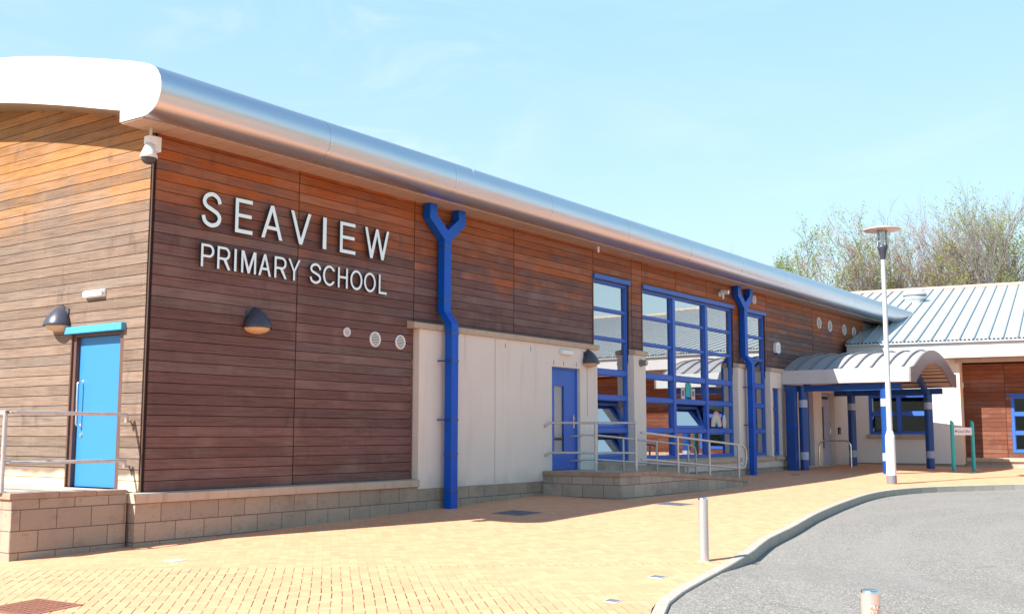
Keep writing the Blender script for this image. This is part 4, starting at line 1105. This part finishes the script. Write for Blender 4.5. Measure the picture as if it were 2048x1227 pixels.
# standing seams over the vault
y = -3.45
while y < -.1:
    mb = MB(); rib = [p for p in upp if 21.5 < p[0] < 26.0]
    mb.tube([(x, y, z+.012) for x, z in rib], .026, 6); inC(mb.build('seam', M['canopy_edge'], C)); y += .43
# slatted ceiling
sl = resample(inn, 17)
mb = MB()
for i in range(17):
    a, b = sl[i], sl[i+1]; mx_, mz = (a[0]+b[0])/2, (a[1]+b[1])/2; d = Vector((b[0]-a[0], 0, b[1]-a[1])).normalized(); nn = Vector((-d.z, 0, d.x))
    L_ = math.dist(a, b); mb.obox((mx_, (YE-.1)/2, mz+.03), d, (0, 1, 0), nn, L_*.33, abs(YE+.1)/2-.02, .012)
inC(mb.build('slats', M['slat'], C))
mb = MB(); vs = [(x, y, z+.055) for y in (YE+.06, -.13) for x, z in inn]; kk = len(inn); mb.add(vs, [(i, i+1, kk+i+1, kk+i) for i in range(kk-1)], True); inC(mb.build('ceiling', M['dark_gap'], C))
# columns, beams, arched ribs
for (x, y) in ((21.60, -.62), (21.60, -2.95), (25.85, -.62), (25.85, -2.98)):
    z0 = g(x, y); mb = MB(); r = .125
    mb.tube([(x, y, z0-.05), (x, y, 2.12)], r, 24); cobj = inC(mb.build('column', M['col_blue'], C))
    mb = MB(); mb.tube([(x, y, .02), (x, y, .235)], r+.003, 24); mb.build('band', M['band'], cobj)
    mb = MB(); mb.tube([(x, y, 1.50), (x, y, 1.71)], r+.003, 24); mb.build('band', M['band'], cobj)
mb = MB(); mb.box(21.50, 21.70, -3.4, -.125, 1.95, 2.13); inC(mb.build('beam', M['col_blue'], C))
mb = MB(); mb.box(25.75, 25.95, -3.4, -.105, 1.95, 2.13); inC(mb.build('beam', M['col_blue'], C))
for y in (-.62, -2.95):
    mb = MB(); ar = [(21.72, 2.02)] + [(x, z-.07) for x, z in resample(inn, 14)[2:-2]] + [(25.73, 2.02)]
    for a, b in zip(ar, ar[1:]):
        d = Vector((b[0]-a[0], 0, b[1]-a[1])); L_ = d.length; d.normalize(); nn = Vector((-d.z, 0, d.x))
        mb.obox(((a[0]+b[0])/2, y, (a[1]+b[1])/2), d, (0, 1, 0), nn, L_/2+.01, .06, .075)
    inC(mb.build('arched_rib', M['col_blue'], C))
e = empty('downpipe', (21.3, -.35, g(21.3, -.35))); tag(e, 'dark blue boxed pipe behind the first canopy column', 'downpipe')
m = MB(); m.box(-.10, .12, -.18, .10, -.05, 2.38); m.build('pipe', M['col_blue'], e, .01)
m = MB(); m.box(-.105, .125, -.185, .105, 1.2, 1.25); m.build('bracket', M['pipe_blue'], e)

# ------------------------------------------------------------------ wing building (local x along its front towards the viewer, y inward)
W = empty('wing_building', (26.843, -.2, 0), R(-82)); tag(W, 'single storey school wing with grey standing seam roof and wide white fascia', 'building')
LEN = 30
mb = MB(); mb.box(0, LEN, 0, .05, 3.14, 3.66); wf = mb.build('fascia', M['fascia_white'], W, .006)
mb = MB(); mb.box(.05, LEN-.02, .052, 1.6, 3.14, 3.17); mb.build('eaves_soffit', M['coping'], W)
mb = MB(); mb.box(3.28, LEN-.1, .35, .50, 3.0, 3.138); mb.build('gutter_beam', M['coping'], W, .006)
WH = [(.55, 2.42, .74, 2.02)]
mb = MB(); mb.wall(-.15, 3.08, -.185, 3.139, .45, .75, WH); mb.build('white_wall', m_paint('white_render', (.76, .72, .68), .85, .05, 1.2), W)
mb = MB(); mb.wall(-.15, 3.07, -1, -.187, .455, .74); mb.build('base_course', M['block_ramp'], W)
# cream splayed cheek with slit window
cheek = m_paint('cream_cheek', (.74, .60, .48), .85, .05, 1.2)
mb = MB()
mb.wall(.451, 1.50, -.21, 3.139, -3.38, -3.081, [(.72, .98, .55, 1.98)])
ck = mb.build('cheek_wall', cheek, W); ck.rotation_euler = (0, 0, R(90))
mb = MB(); mb.wall(.452, 1.49, -1, -.212, -3.375, -3.085); o = mb.build('cheek_base', M['block_ramp'], W); o.rotation_euler = (0, 0, R(90))
mb = MB(); mb.box(3.2, 3.22, .72, .98, .55, 1.98); mb.build('slit_window', M['glass'], W)
WINS = [(4.77+k*5.2, 6.3+k*5.2, .16, 1.98) for k in range(5)]
mb = MB()
edges = [3.385, 4.62, 6.45, 8.9, 11.65, 14.2, 16.9, 19.4, 22.1, 24.8, 27.3, LEN-.1]
for a, b in zip(edges, edges[1:]): boards(mb, a+.006, b-.006, -.0, 3.0, 1.50, [(w[0], w[1], w[2]-.01, w[3]+.06) for w in WINS])
mb.build('cladding', M['wing_timber'], W)
mb = MB(); mb.wall(3.385, LEN-.1, -.02, 3.139, 1.524, 1.75, [(w[0], w[1], w[2]-.01, w[3]+.06) for w in WINS]); mb.build('cladding_lining', M['dark_gap'], W)
mb = MB()
for k in range(25): mb.box(3.4+k*1.06, 3.4+k*1.06+1.054, 1.36, 1.60, -.125, -.003)
mb.build('coping', M['coping'], W, .005)
mb = MB(); mb.wall(3.39, LEN-.1, -1.2, -.127, 1.42, 1.7); mb.build('base_wall', M['block_ramp'], W)
def wwin(w, cols, rls, y, sill=None):
    e = window(W, w, cols, rls, y=y, lintel=False, sill=None, fb=.07)
    return e
e = window(W, (.55, 2.42, .74, 2.02), [(1.49, .12)], [(1.40, .13)], y=.52, lintel=False, fb=.08, glass=M['dark_glass'])
l = MB(); l.box(.48, 1.485, .36, .53, .60, .738); l.box(1.49, 2.49, .36, .53, .60, .738); l.build('sill', M['coping'], e, .006)
for w in WINS:
    e = window(W, w, [((w[0]+w[1])/2, .08)] if w[0] > 5 else [], [(.78, .12), (1.38, .12)], y=1.53, lintel=False, fb=.09, glass=M['dark_glass'])
    l = MB(); l.box(w[0]-.12, w[1]+.12, 1.44, 1.6, w[3]+.002, w[3]+.058); l.build('lintel', M['blue'], e, .004)
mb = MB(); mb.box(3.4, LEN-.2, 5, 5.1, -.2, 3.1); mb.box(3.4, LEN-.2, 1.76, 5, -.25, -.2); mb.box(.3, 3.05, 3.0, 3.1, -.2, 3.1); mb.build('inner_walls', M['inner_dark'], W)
mb = MB(); mb.box(LEN-.1, LEN, .06, 26, -1.2, 3.2); mb.box(-1.5, LEN, 25.8, 26, -1.2, 3.2); mb.build('rear_wall', M['render'], W)
# roof
PT = .25; T = 13.04; ze = 3.70
def rf_z(t): return ze+PT*t
mb = MB()
poly = [(-.02, -.09), (LEN+.3, -.09), (LEN+.3, T), (-12, T), (-12, T-3), (-.3, 2.3)]
mb.add([(x, y, rf_z(y)) for x, y in poly] + [(x, y, rf_z(y)-.06) for x, y in poly], [list(range(6)), list(range(11, 5, -1))] + [[i, (i+1) % 6+0 if i < 5 else 0, ((i+1) % 6)+6, i+6] for i in range(6)])
mb.add([(-12, T, rf_z(T)), (LEN+.3, T, rf_z(T)), (LEN+.3, 2*T, ze), (-12, 2*T, ze)], [(0,1,2,3)])
mb.build('roof', M['seamroof'], W)
x = .1; nn_ = Vector((0, -PT, 1)).normalized(); dd = Vector((0, 1, PT)).normalized()
sm_ = MB()
while x < LEN+.2:
    L_ = T/dd.y; sm_.obox((x, (T-.08)/2, rf_z((T-.08)/2)+.028), (1, 0, 0), dd, nn_, .02, (T+.08)/2/dd.y, .03); x += .42
x = .1-.42
while x > -11.8:
    y0 = max(2.3, 2.3+(-.3-x)*.72); sm_.obox((x, (T+y0)/2, rf_z((T+y0)/2)+.028), (1, 0, 0), dd, nn_, .02, (T-y0)/2/dd.y, .03); x -= .42
so_ = sm_.build('roof_seams', M['seam'], W)
mb = MB(); mb.tube([(-12, T, rf_z(T)+.05), (LEN+.3, T, rf_z(T)+.05)], .09, 8); mb.build('ridge_cap', M['coping'], W)
mb = MB()
for k in range(int(LEN/.12)): mb.box(k*.12, k*.12+.07, -.10, -.075, 3.667, 3.715)
mb.box(-.02, LEN, -.074, -.06, 3.665, 3.69); mb.build('eaves_comb', M['lampshade'], W)
# snow guard / gutter line drawn by shadow gap
e = empty('roof_cowl', W.matrix_basis @ Vector((1.05, 9.4, rf_z(9.4)))); tag(e, 'pale domed ventilation cowl on the grey ribbed roof', 'roof vent')
m = MB(); m.lathe([(.30, -.25), (.30, .12), (.42, .14), (.42, .20)], (0, 0, 0), 24); m.build('collar', M['white'], e)
m = MB(); m.lathe([(.40, .20), (.44, .22), (.44, .27), (.40, .29)], (0, 0, 0), 24); m.build('louvre_ring', M['grey_plastic'], e)
m = MB(); m.lathe([(.46, .27), (.47, .30), (.40, .40), (.25, .48), (0, .52)], (0, 0, 0), 24); m.build('cap', M['seamroof'], e)

# ------------------------------------------------------------------ street furniture
def bollard(x, y, label, zt=None):
    z = g(x, y); e = empty('bollard', (x, y, z)); tag(e, label, 'bollard', 'brushed steel bollards by the kerb')
    m = MB(); m.tube([(0, 0, -.05), (0, 0, .70)], .057, 32, caps=False); m.build('post', M['steel'], e)
    m = MB(); m.lathe([(0, .722), (.050, .722), (.057, .716), (.057, .70)], (0, 0, 0), 32); m.build('cap', M['chrome'], e)
    m = MB(); m.lathe([(.075, -.002), (.075, .004), (.0575, .006)], (0, 0, 0), 32); m.build('collar', M['kerb'], e)
    return e
bollard(3.13, -6.30, 'brushed steel bollard casting a shadow beside the dropped kerb')
b2 = bollard(-1.80, -9.77, 'steel bollard in the foreground with a worn sticker, cut by the lower edge')
m = MB(); vs = []; fs = []
for k in range(9):
    a = R(195+9*k); vs += [(.0578*math.cos(a), .0578*math.sin(a), .585), (.0578*math.cos(a), .0578*math.sin(a), .64)]
for k in range(8): fs.append((2*k, 2*k+2, 2*k+3, 2*k+1))
m.add(vs, fs, True)
def m_sticker():
    t = NT('worn_sticker'); c = t.mix(t.ss(t.noise(60, detail=3), .45, .55), (.32, .2, .13), (.6, .58, .56)); t.principled(c, .6); return t.m
m.build('sticker', m_sticker(), b2)

lx, ly = 17.9, -4.13; lz = g(lx, ly)
e = empty('street_lamp', (lx, ly, lz)); tag(e, 'white street lamp post with a wide disc top and clear lantern', 'street lamp')
m = MB(); m.tube([(0, 0, -.1), (0, 0, .20)], .118, 20); m.build('root_sleeve', M['grey_plastic'], e)
m = MB(); m.tube([(0, 0, .20), (0, 0, 1.12)], .112, 20); m.tube([(0, 0, 1.12), (0, 0, 1.26)], [.112, .068], 20); m.build('base_tube', M['white'], e)
m = MB(); m.tube([(0, 0, 1.25), (0, 0, 5.45)], [.068, .052], 20); m.build('pole', M['pole'], e)
m = MB(); m.lathe([(.055, 5.40), (.07, 5.45), (.10, 5.62), (.128, 5.68), (.128, 5.74), (.11, 5.75), (0, 5.75)], (0, 0, 0), 24); lh = m.build('lantern_base', M['lampshade'], e)
m = MB(); m.lathe([(.125, 5.75), (.125, 6.12)], (0, 0, 0), 24); m.build('lantern_glass', M['clear'], e)
m = MB(); m.tube([(0, 0, 5.75), (0, 0, 6.12)], .055, 14)
for k in range(4):
    a = R(45+90*k); m.tube([(.125*math.cos(a), .125*math.sin(a), 5.74), (.125*math.cos(a), .125*math.sin(a), 6.13)], .009, 5)
for zz in (5.83, 5.95): m.lathe([(.118, zz), (.135, zz), (.135, zz+.012), (.118, zz+.012)], (0, 0, 0), 20)
m.build('lamp_core', M['white'], e)
m = MB(); m.lathe([(0, 6.115), (.12, 6.115), (.43, 6.12), (.445, 6.13), (.43, 6.145), (.18, 6.20), (.10, 6.235), (0, 6.24)], (0, 0, 0), 40); m.build('disc', m_paint('lamp_disc', (.58, .46, .38), .4), e)

sx0, sy0, sx1, sy1 = 24.35, -4.02, 25.15, -4.36
e = empty('direction_sign', ((sx0+sx1)/2, (sy0+sy1)/2, g(24.7, -4.2))); tag(e, 'School Office direction sign on two turquoise posts', 'sign')
sd = Vector((sx1-sx0, sy1-sy0, 0)).normalized(); e.rotation_euler = (0, 0, math.atan2(sd.y, sd.x)); hw = math.hypot(sx1-sx0, sy1-sy0)/2+.02
for s_ in (-1, 1):
    m = MB(); m.tube([(s_*hw, 0, -.1), (s_*hw, 0, 1.36)], .055, 16, caps=True)
    vs = []; N = 16
    for k in range(N): a = 2*math.pi*k/N; vs.append((s_*hw+.055*math.cos(a), .055*math.sin(a), 1.36))
    for k in range(N): a = 2*math.pi*k/N; vs.append((s_*hw+.055*math.cos(a), .055*math.sin(a), 1.42-.05*math.cos(a)))
    m.add(vs, [(k, (k+1) % N, N+(k+1) % N, N+k) for k in range(N)] + [list(range(N, 2*N))])
    m.build('post', M['turq'], e)
m = MB(); m.box(-hw+.045, hw-.045, -.022, .022, 1.05, 1.27); panel = m.build('panel', M['white_plastic'], e)
ink = M['black']; o_ = (0, 0, 0)
letter('School Office', -.24, .33, 1.115, 1.20, .0, e, o_, name='lettering', y=-.0225, depth=.0008, mats=(ink, ink))
m = MB(); m.prism([(-.36, 1.16), (-.31, 1.21), (-.31, 1.172), (-.265, 1.172), (-.265, 1.148), (-.31, 1.148), (-.31, 1.11)], 'y', -.0245, -.0225); m.build('arrow', ink, e)

# covers in the paving -----------------------------------------------
def cover(name, label, pts, mat, fr=None, cat='cover', bars=0, inset=.03):
    c = (sum(p[0] for p in pts)/4, sum(p[1] for p in pts)/4)
    e = empty(name, (c[0], c[1], g(*c))); tag(e, label, cat, 'covers set in the paving')
    def ring(k, dz): return [((c[0]+(p[0]-c[0])*k)-c[0], (c[1]+(p[1]-c[1])*k)-c[1], g(c[0]+(p[0]-c[0])*k, c[1]+(p[1]-c[1])*k)-g(*c)+dz) for p in pts]
    m = MB(); a, b = ring(1, .006), ring(.88, .006); m.add(a+b, [(i, (i+1) % 4, 4+(i+1) % 4, 4+i) for i in range(4)])
    m.add(ring(1, .006)+ring(1, -.02), [(i+4, (i+1) % 4+4, (i+1) % 4, i) for i in range(4)]); m.build('frame', fr or mat, e)
    m = MB(); m.add(ring(.86, .005), [(0,1,2,3)])
    m.build('lid', mat, e)
    if bars:
        q = [Vector(v) for v in ring(.80, .009)]; m = MB()
        for k in range(bars):
            for i in range(bars):
                def pt(u, v): return q[0].lerp(q[1], u).lerp(q[3].lerp(q[2], u), v)
                u0, u1 = (k+.15)/bars, (k+.85)/bars; v0, v1 = (i+.2)/bars, (i+.75)/bars
                m.add([pt(u0, v0), pt(u1, v0), pt(u1, v1), pt(u0, v1)], [(0,1,2,3)])
        m.build('tread', mat, e)
    return e
def sq(cx_, cy_, a, ang): return [(cx_+a*math.cos(R(ang+45+90*k)), cy_+a*math.sin(R(ang+45+90*k))) for k in range(4)]
rust = m_paint('rusty_iron', (.26, .105, .065), .8, .35, 9); iron = m_paint('grey_iron', (.15, .15, .17), .6, .25, 9)
pale = m_paint('pale_galvanised', (.56, .56, .57), .5, .1, 6)
cover('manhole_cover', 'rusty brown patterned manhole cover at the lower left', sq(-3.02, -2.72, .43, 0+8), rust, None, 'manhole cover', 7)
cover('access_cover', 'pale galvanised square cover on the sunny paving below the plinth', sq(-.50, -1.40, .13, 0), pale, None, 'access cover')
cover('manhole_cover', 'dark iron cover in the shade between the downpipe and the ramp', sq(6.02, -1.6, .42, 0), iron, None, 'manhole cover', 5)
cover('manhole_cover', 'grey iron cover at the shadow edge in front of the ramp', sq(8.92, -2.95, .38, 0), iron, None, 'manhole cover', 5)
cover('stopcock_cover', 'small grey cover near the bollard shadow', sq(1.82, -6.39, .115, 5), iron, pale, 'small cover')
cover('stopcock_cover', 'small grey cover nearest the curved kerb at the bottom', sq(.37, -6.69, .10, 5), iron, pale, 'small cover')
cover('stopcock_cover', 'tiny dark cover on the shaded paving before the canopy', sq(19.6, -1.1, .16, 5), iron, iron, 'small cover')

# ------------------------------------------------------------------ trees behind the buildings
bark_mat = {}
def m_bark(name, c):
    t = NT(name); cc = t.mix(t.noise(9, detail=4), mult(c, .7), mult(c, 1.3)); t.principled(cc, .9); return t.m
def m_leaf(name, a, b):
    t = NT(name); i = t.geom()['Random Per Island']; c = t.mix(i, a, b)
    d = t.n('ShaderNodeBsdfDiffuse'); t.L(c, d.inputs[0]); tl = t.n('ShaderNodeBsdfTranslucent'); t.L(c, tl.inputs[0])
    mx = t.n('ShaderNodeMixShader'); mx.inputs[0].default_value = .4; t.L(d.outputs[0], mx.inputs[1]); t.L(tl.outputs[0], mx.inputs[2]); t.L(mx.outputs[0], t.out.inputs[0]); return t.m
def tree(px, dist, H, W_, seed, twig, leafm, nleaf, label, stems=3, wide=.84, cat='tree', name='bare_tree', low=.0, ls=.11):
    """px is the bearing in degrees from +Y towards +X"""
    rnd = random.Random(seed)
    x = -8.55+math.sin(R(px))*dist; y = -11.9+math.cos(R(px))*dist; z = g(x, y)-.3
    e = empty(name, (x, y, z)); tag(e, label, cat, 'spring trees behind the school')
    tr = MB(); tw = MB(); tips = []
    def grow(p, d, L_, r, lev, maxl):
        n = 4 if lev < 2 else 3; pts = [p]; rad = [r]; q = p.copy(); dd_ = d.copy()
        for k in range(n):
            dd_ = (dd_ + Vector((rnd.gauss(0, .10), rnd.gauss(0, .10), rnd.gauss(.045, .05)))).normalized()
            q = q + dd_*(L_/n); pts.append(q.copy()); rad.append(r*(1-.55*(k+1)/n))
        (tr if lev < 2 else tw).tube(pts, rad, 6 if lev < 1 else 4 if lev < 2 else 3, caps=False)
        if lev >= maxl-1:
            for k in range(1, n+1): tips.append(pts[k])
        if lev >= maxl: return
        nb = (5, 5, 5, 5, 3)[lev] if lev < 5 else 3
        for k in range(nb):
            t = .30+.70*(k+rnd.random())/nb; i = min(int(t*n), n-1); f = t*n-i
            b = pts[i].lerp(pts[i+1], f); base = (pts[i+1]-pts[i]).normalized()
            side = Vector((rnd.gauss(0, 1), rnd.gauss(0, 1), rnd.gauss(0, .35))); side = (side-base*side.dot(base)).normalized()
            sp = rnd.uniform(.30, .68); nd = (base+side*sp).normalized()
            grow(b, nd, L_*rnd.uniform(.44, .60), rad[i]*.56+.003, lev+1, maxl)
    for s_ in range(stems):
        a = 6.283*(s_+rnd.uniform(-.25, .25))/stems+seed; sp = W_*rnd.uniform(.22, .50)/H
        d = Vector((math.cos(a)*sp*1.3, math.sin(a)*sp*1.3, 1)).normalized()
        grow(Vector((math.cos(a)*.25, math.sin(a)*.25, 0)), d, H*rnd.uniform(.62, .76), .13*H/12, 0, 4)
    zz_ = sorted(p.z for p in tips); top_ = zz_[int(len(zz_)*.965)]; kz = H*.99/top_; kx = kz*wide
    for mb_ in (tr, tw): mb_.v = [(a_*kx, b_*kx, c_*kz) for a_, b_, c_ in mb_.v]
    tips = [Vector((p.x*kx, p.y*kx, p.z*kz)) for p in tips]
    tr.build('trunk', m_bark(name+'_bark', mult(twig, .8)), e)
    tw.build('branches', m_bark(name+'_twig', twig), e)
    if nleaf:
        lf = MB()
        for k in range(int(nleaf*1.7)):
            p = rnd.choice(tips[:max(8, int(len(tips)*.8))])
            if p.z < H*low: continue
            p = p+Vector((rnd.gauss(0, .11), rnd.gauss(0, .11), rnd.gauss(0, .10)))
            u = Vector((rnd.gauss(0, 1), rnd.gauss(0, 1), rnd.gauss(0, 1))).normalized(); v = u.orthogonal().normalized(); s2 = ls*.62*rnd.uniform(.5, 1.2)
            lf.add([p-u*s2, p+v*s2*.6, p+u*s2, p-v*s2*.6], [(0,1,2,3)])
        lf.build('leaves', leafm, e)
    return e
green = m_leaf('fresh_leaf', (.17, .22, .035), (.29, .33, .08)); olive = m_leaf('olive_bud', (.22, .22, .04), (.33, .28, .09))
pinkb = m_leaf('pink_bud', (.34, .17, .14), (.42, .26, .2))
tw1, tw2 = (.22, .175, .16), (.30, .21, .205)
def brg(px): return 54.44+math.degrees(math.atan((px-1024)/2160))
tree(brg(1580), 62, 10.9, 6, 3, tw1, green, 16000, 'bright green leafing tree at the left end of the row', 7, wide=1.25, low=.2)
tree(brg(1650), 66, 9.4, 4, 11, tw2, olive, 1800, 'thin bare tree beside the bright green one', 4, wide=1.1)
tree(brg(1712), 64, 11.2, 5, 5, tw2, pinkb, 3000, 'pinkish budding tree left of the lamp', 5, wide=1.1)
tree(brg(1765), 61, 12.0, 4, 8, tw1, green, 4200, 'half green tree directly behind the lamp head', 4)
tree(brg(1838), 63, 12.6, 7, 21, tw2, pinkb, 6000, 'broad reddish budding tree right of the lamp', 7, ls=.08)
tree(brg(1900), 69, 10.6, 4, 14, tw1, olive, 1800, 'slim bare tree in the gap of the row', 4)
tree(brg(1952), 62, 12.6, 5.5, 31, tw1, olive, 5200, 'olive brown budding tree near the right edge', 6, ls=.09)
tree(brg(2030), 60, 13.2, 5.5, 42, tw1, green, 5200, 'tall light green tree at the right edge', 5)
tree(brg(2110), 61, 13.0, 6, 51, tw2, olive, 1200, 'brown budding tree beyond the right edge of the view', 3)

# ------------------------------------------------------------------ light, sky, camera
k = .33; el = R(43)
hd = Vector((1, -k, 0)).normalized()
ldir = (hd*math.cos(el) + Vector((0, 0, -math.sin(el)))).normalized()
sun = bpy.data.lights.new('sun', 'SUN'); sun.energy = 4.8; sun.angle = R(.5); sun.color = (1, .95, .87)
so_ = bpy.data.objects.new('sun', sun); col.objects.link(so_); so_.rotation_euler = ldir.to_track_quat('-Z', 'Y').to_euler()
w = bpy.data.worlds.new('World'); sc.world = w; w.use_nodes = True; nt = w.node_tree; nt.nodes.clear()
N = nt.nodes.new; Lk = nt.links.new
sky = N('ShaderNodeTexSky'); sky.sky_type = 'NISHITA'; sky.sun_disc = False; sky.sun_elevation = el
sky.sun_rotation = math.atan2(-hd.x, -hd.y); sky.air_density = 1.0; sky.dust_density = .6; sky.ozone_density = 1.0
tc = N('ShaderNodeTexCoord'); mp = N('ShaderNodeMapping'); mp.inputs['Scale'].default_value = (1.2, 1.2, 4.5); Lk(tc.outputs['Generated'], mp.inputs[0])
nz = N('ShaderNodeTexNoise'); nz.inputs['Scale'].default_value = 2.1; nz.inputs['Detail'].default_value = 7; nz.inputs['Roughness'].default_value = .6; nz.inputs['Distortion'].default_value = .6; Lk(mp.outputs[0], nz.inputs['Vector'])
mr = N('ShaderNodeMapRange'); mr.interpolation_type = 'SMOOTHSTEP'; mr.inputs[1].default_value = .50; mr.inputs[2].default_value = .78; mr.inputs[3].default_value = 0; mr.inputs[4].default_value = .20; Lk(nz.outputs[0], mr.inputs[0])
sp = N('ShaderNodeSeparateXYZ'); Lk(tc.outputs['Generated'], sp.inputs[0])
gr_ = N('ShaderNodeMapRange'); gr_.inputs[1].default_value = .0; gr_.inputs[2].default_value = .55; Lk(sp.outputs[2], gr_.inputs[0])
hz = N('ShaderNodeMix'); hz.data_type = 'RGBA'; hz.inputs[6].default_value = (3.6, 4.75, 4.85, 1); hz.inputs[7].default_value = (1.85, 3.7, 4.9, 1); Lk(gr_.outputs[0], hz.inputs[0])
zr = N('ShaderNodeMapRange'); zr.inputs[1].default_value = .42; zr.inputs[2].default_value = 1.0; Lk(sp.outputs[2], zr.inputs[0])
hz2 = N('ShaderNodeMix'); hz2.data_type = 'RGBA'; hz2.inputs[7].default_value = (.75, 1.7, 3.5, 1); Lk(zr.outputs[0], hz2.inputs[0]); Lk(hz.outputs[2], hz2.inputs[6])
tint = N('ShaderNodeMix'); tint.data_type = 'RGBA'; tint.inputs[0].default_value = .72; Lk(sky.outputs[0], tint.inputs[6]); Lk(hz2.outputs[2], tint.inputs[7])
cl = N('ShaderNodeMix'); cl.data_type = 'RGBA'; cl.inputs[7].default_value = (4.6, 5.0, 5.1, 1); Lk(mr.outputs[0], cl.inputs[0]); Lk(tint.outputs[2], cl.inputs[6])
dt = N('ShaderNodeVectorMath'); dt.operation = 'DOT_PRODUCT'; dt.inputs[1].default_value = (0.6790, 0.6702, 0.2996); Lk(tc.outputs['Generated'], dt.inputs[0])
dm = N('ShaderNodeMapRange'); dm.interpolation_type = 'SMOOTHSTEP'; dm.inputs[1].default_value = .978; dm.inputs[2].default_value = .9995; Lk(dt.outputs['Value'], dm.inputs[0])
n2w = N('ShaderNodeTexNoise'); n2w.inputs['Scale'].default_value = 5.5; n2w.inputs['Detail'].default_value = 8; n2w.inputs['Roughness'].default_value = .62; n2w.inputs['Distortion'].default_value = .8
mp2 = N('ShaderNodeMapping'); mp2.inputs['Scale'].default_value = (1, 1, 2.6); mp2.inputs['Rotation'].default_value = (0, .25, 0); Lk(tc.outputs['Generated'], mp2.inputs[0]); Lk(mp2.outputs[0], n2w.inputs['Vector'])
m2w = N('ShaderNodeMapRange'); m2w.interpolation_type = 'SMOOTHSTEP'; m2w.inputs[1].default_value = .42; m2w.inputs[2].default_value = .68; Lk(n2w.outputs[0], m2w.inputs[0])
mm = N('ShaderNodeMath'); mm.operation = 'MULTIPLY'; Lk(dm.outputs[0], mm.inputs[0]); Lk(m2w.outputs[0], mm.inputs[1])
mm2 = N('ShaderNodeMath'); mm2.operation = 'MULTIPLY'; mm2.inputs[1].default_value = .42; Lk(mm.outputs[0], mm2.inputs[0])
wisp = N('ShaderNodeMix'); wisp.data_type = 'RGBA'; wisp.inputs[7].default_value = (4.7, 5.0, 5.05, 1); Lk(mm2.outputs[0], wisp.inputs[0]); Lk(cl.outputs[2], wisp.inputs[6])
bg = N('ShaderNodeBackground'); bg.inputs[1].default_value = .10; Lk(wisp.outputs[2], bg.inputs[0])
ow = N('ShaderNodeOutputWorld'); Lk(bg.outputs[0], ow.inputs[0])

cam = bpy.data.cameras.new('camera'); cam.sensor_width = 36; cam.lens = 2159.8/2048*36; cam.clip_end = 2000; cam.clip_start = .05
co = bpy.data.objects.new('camera', cam); col.objects.link(co)
yaw, pitch, roll = .95011, .116698, .0011
f = Vector((math.sin(yaw)*math.cos(pitch), math.cos(yaw)*math.cos(pitch), math.sin(pitch)))
r = Vector((math.cos(yaw), -math.sin(yaw), 0)); u = r.cross(f)
r2 = r*math.cos(roll)+u*math.sin(roll); u2 = -r*math.sin(roll)+u*math.cos(roll)
mt = Matrix((r2, u2, -f)).transposed().to_4x4(); mt.translation = Vector((-8.549, -11.910, .744)); co.matrix_world = mt
sc.camera = co
sc.view_settings.view_transform = 'Standard'; sc.view_settings.look = 'None'; sc.view_settings.gamma = 1; sc.view_settings.exposure = 1.2
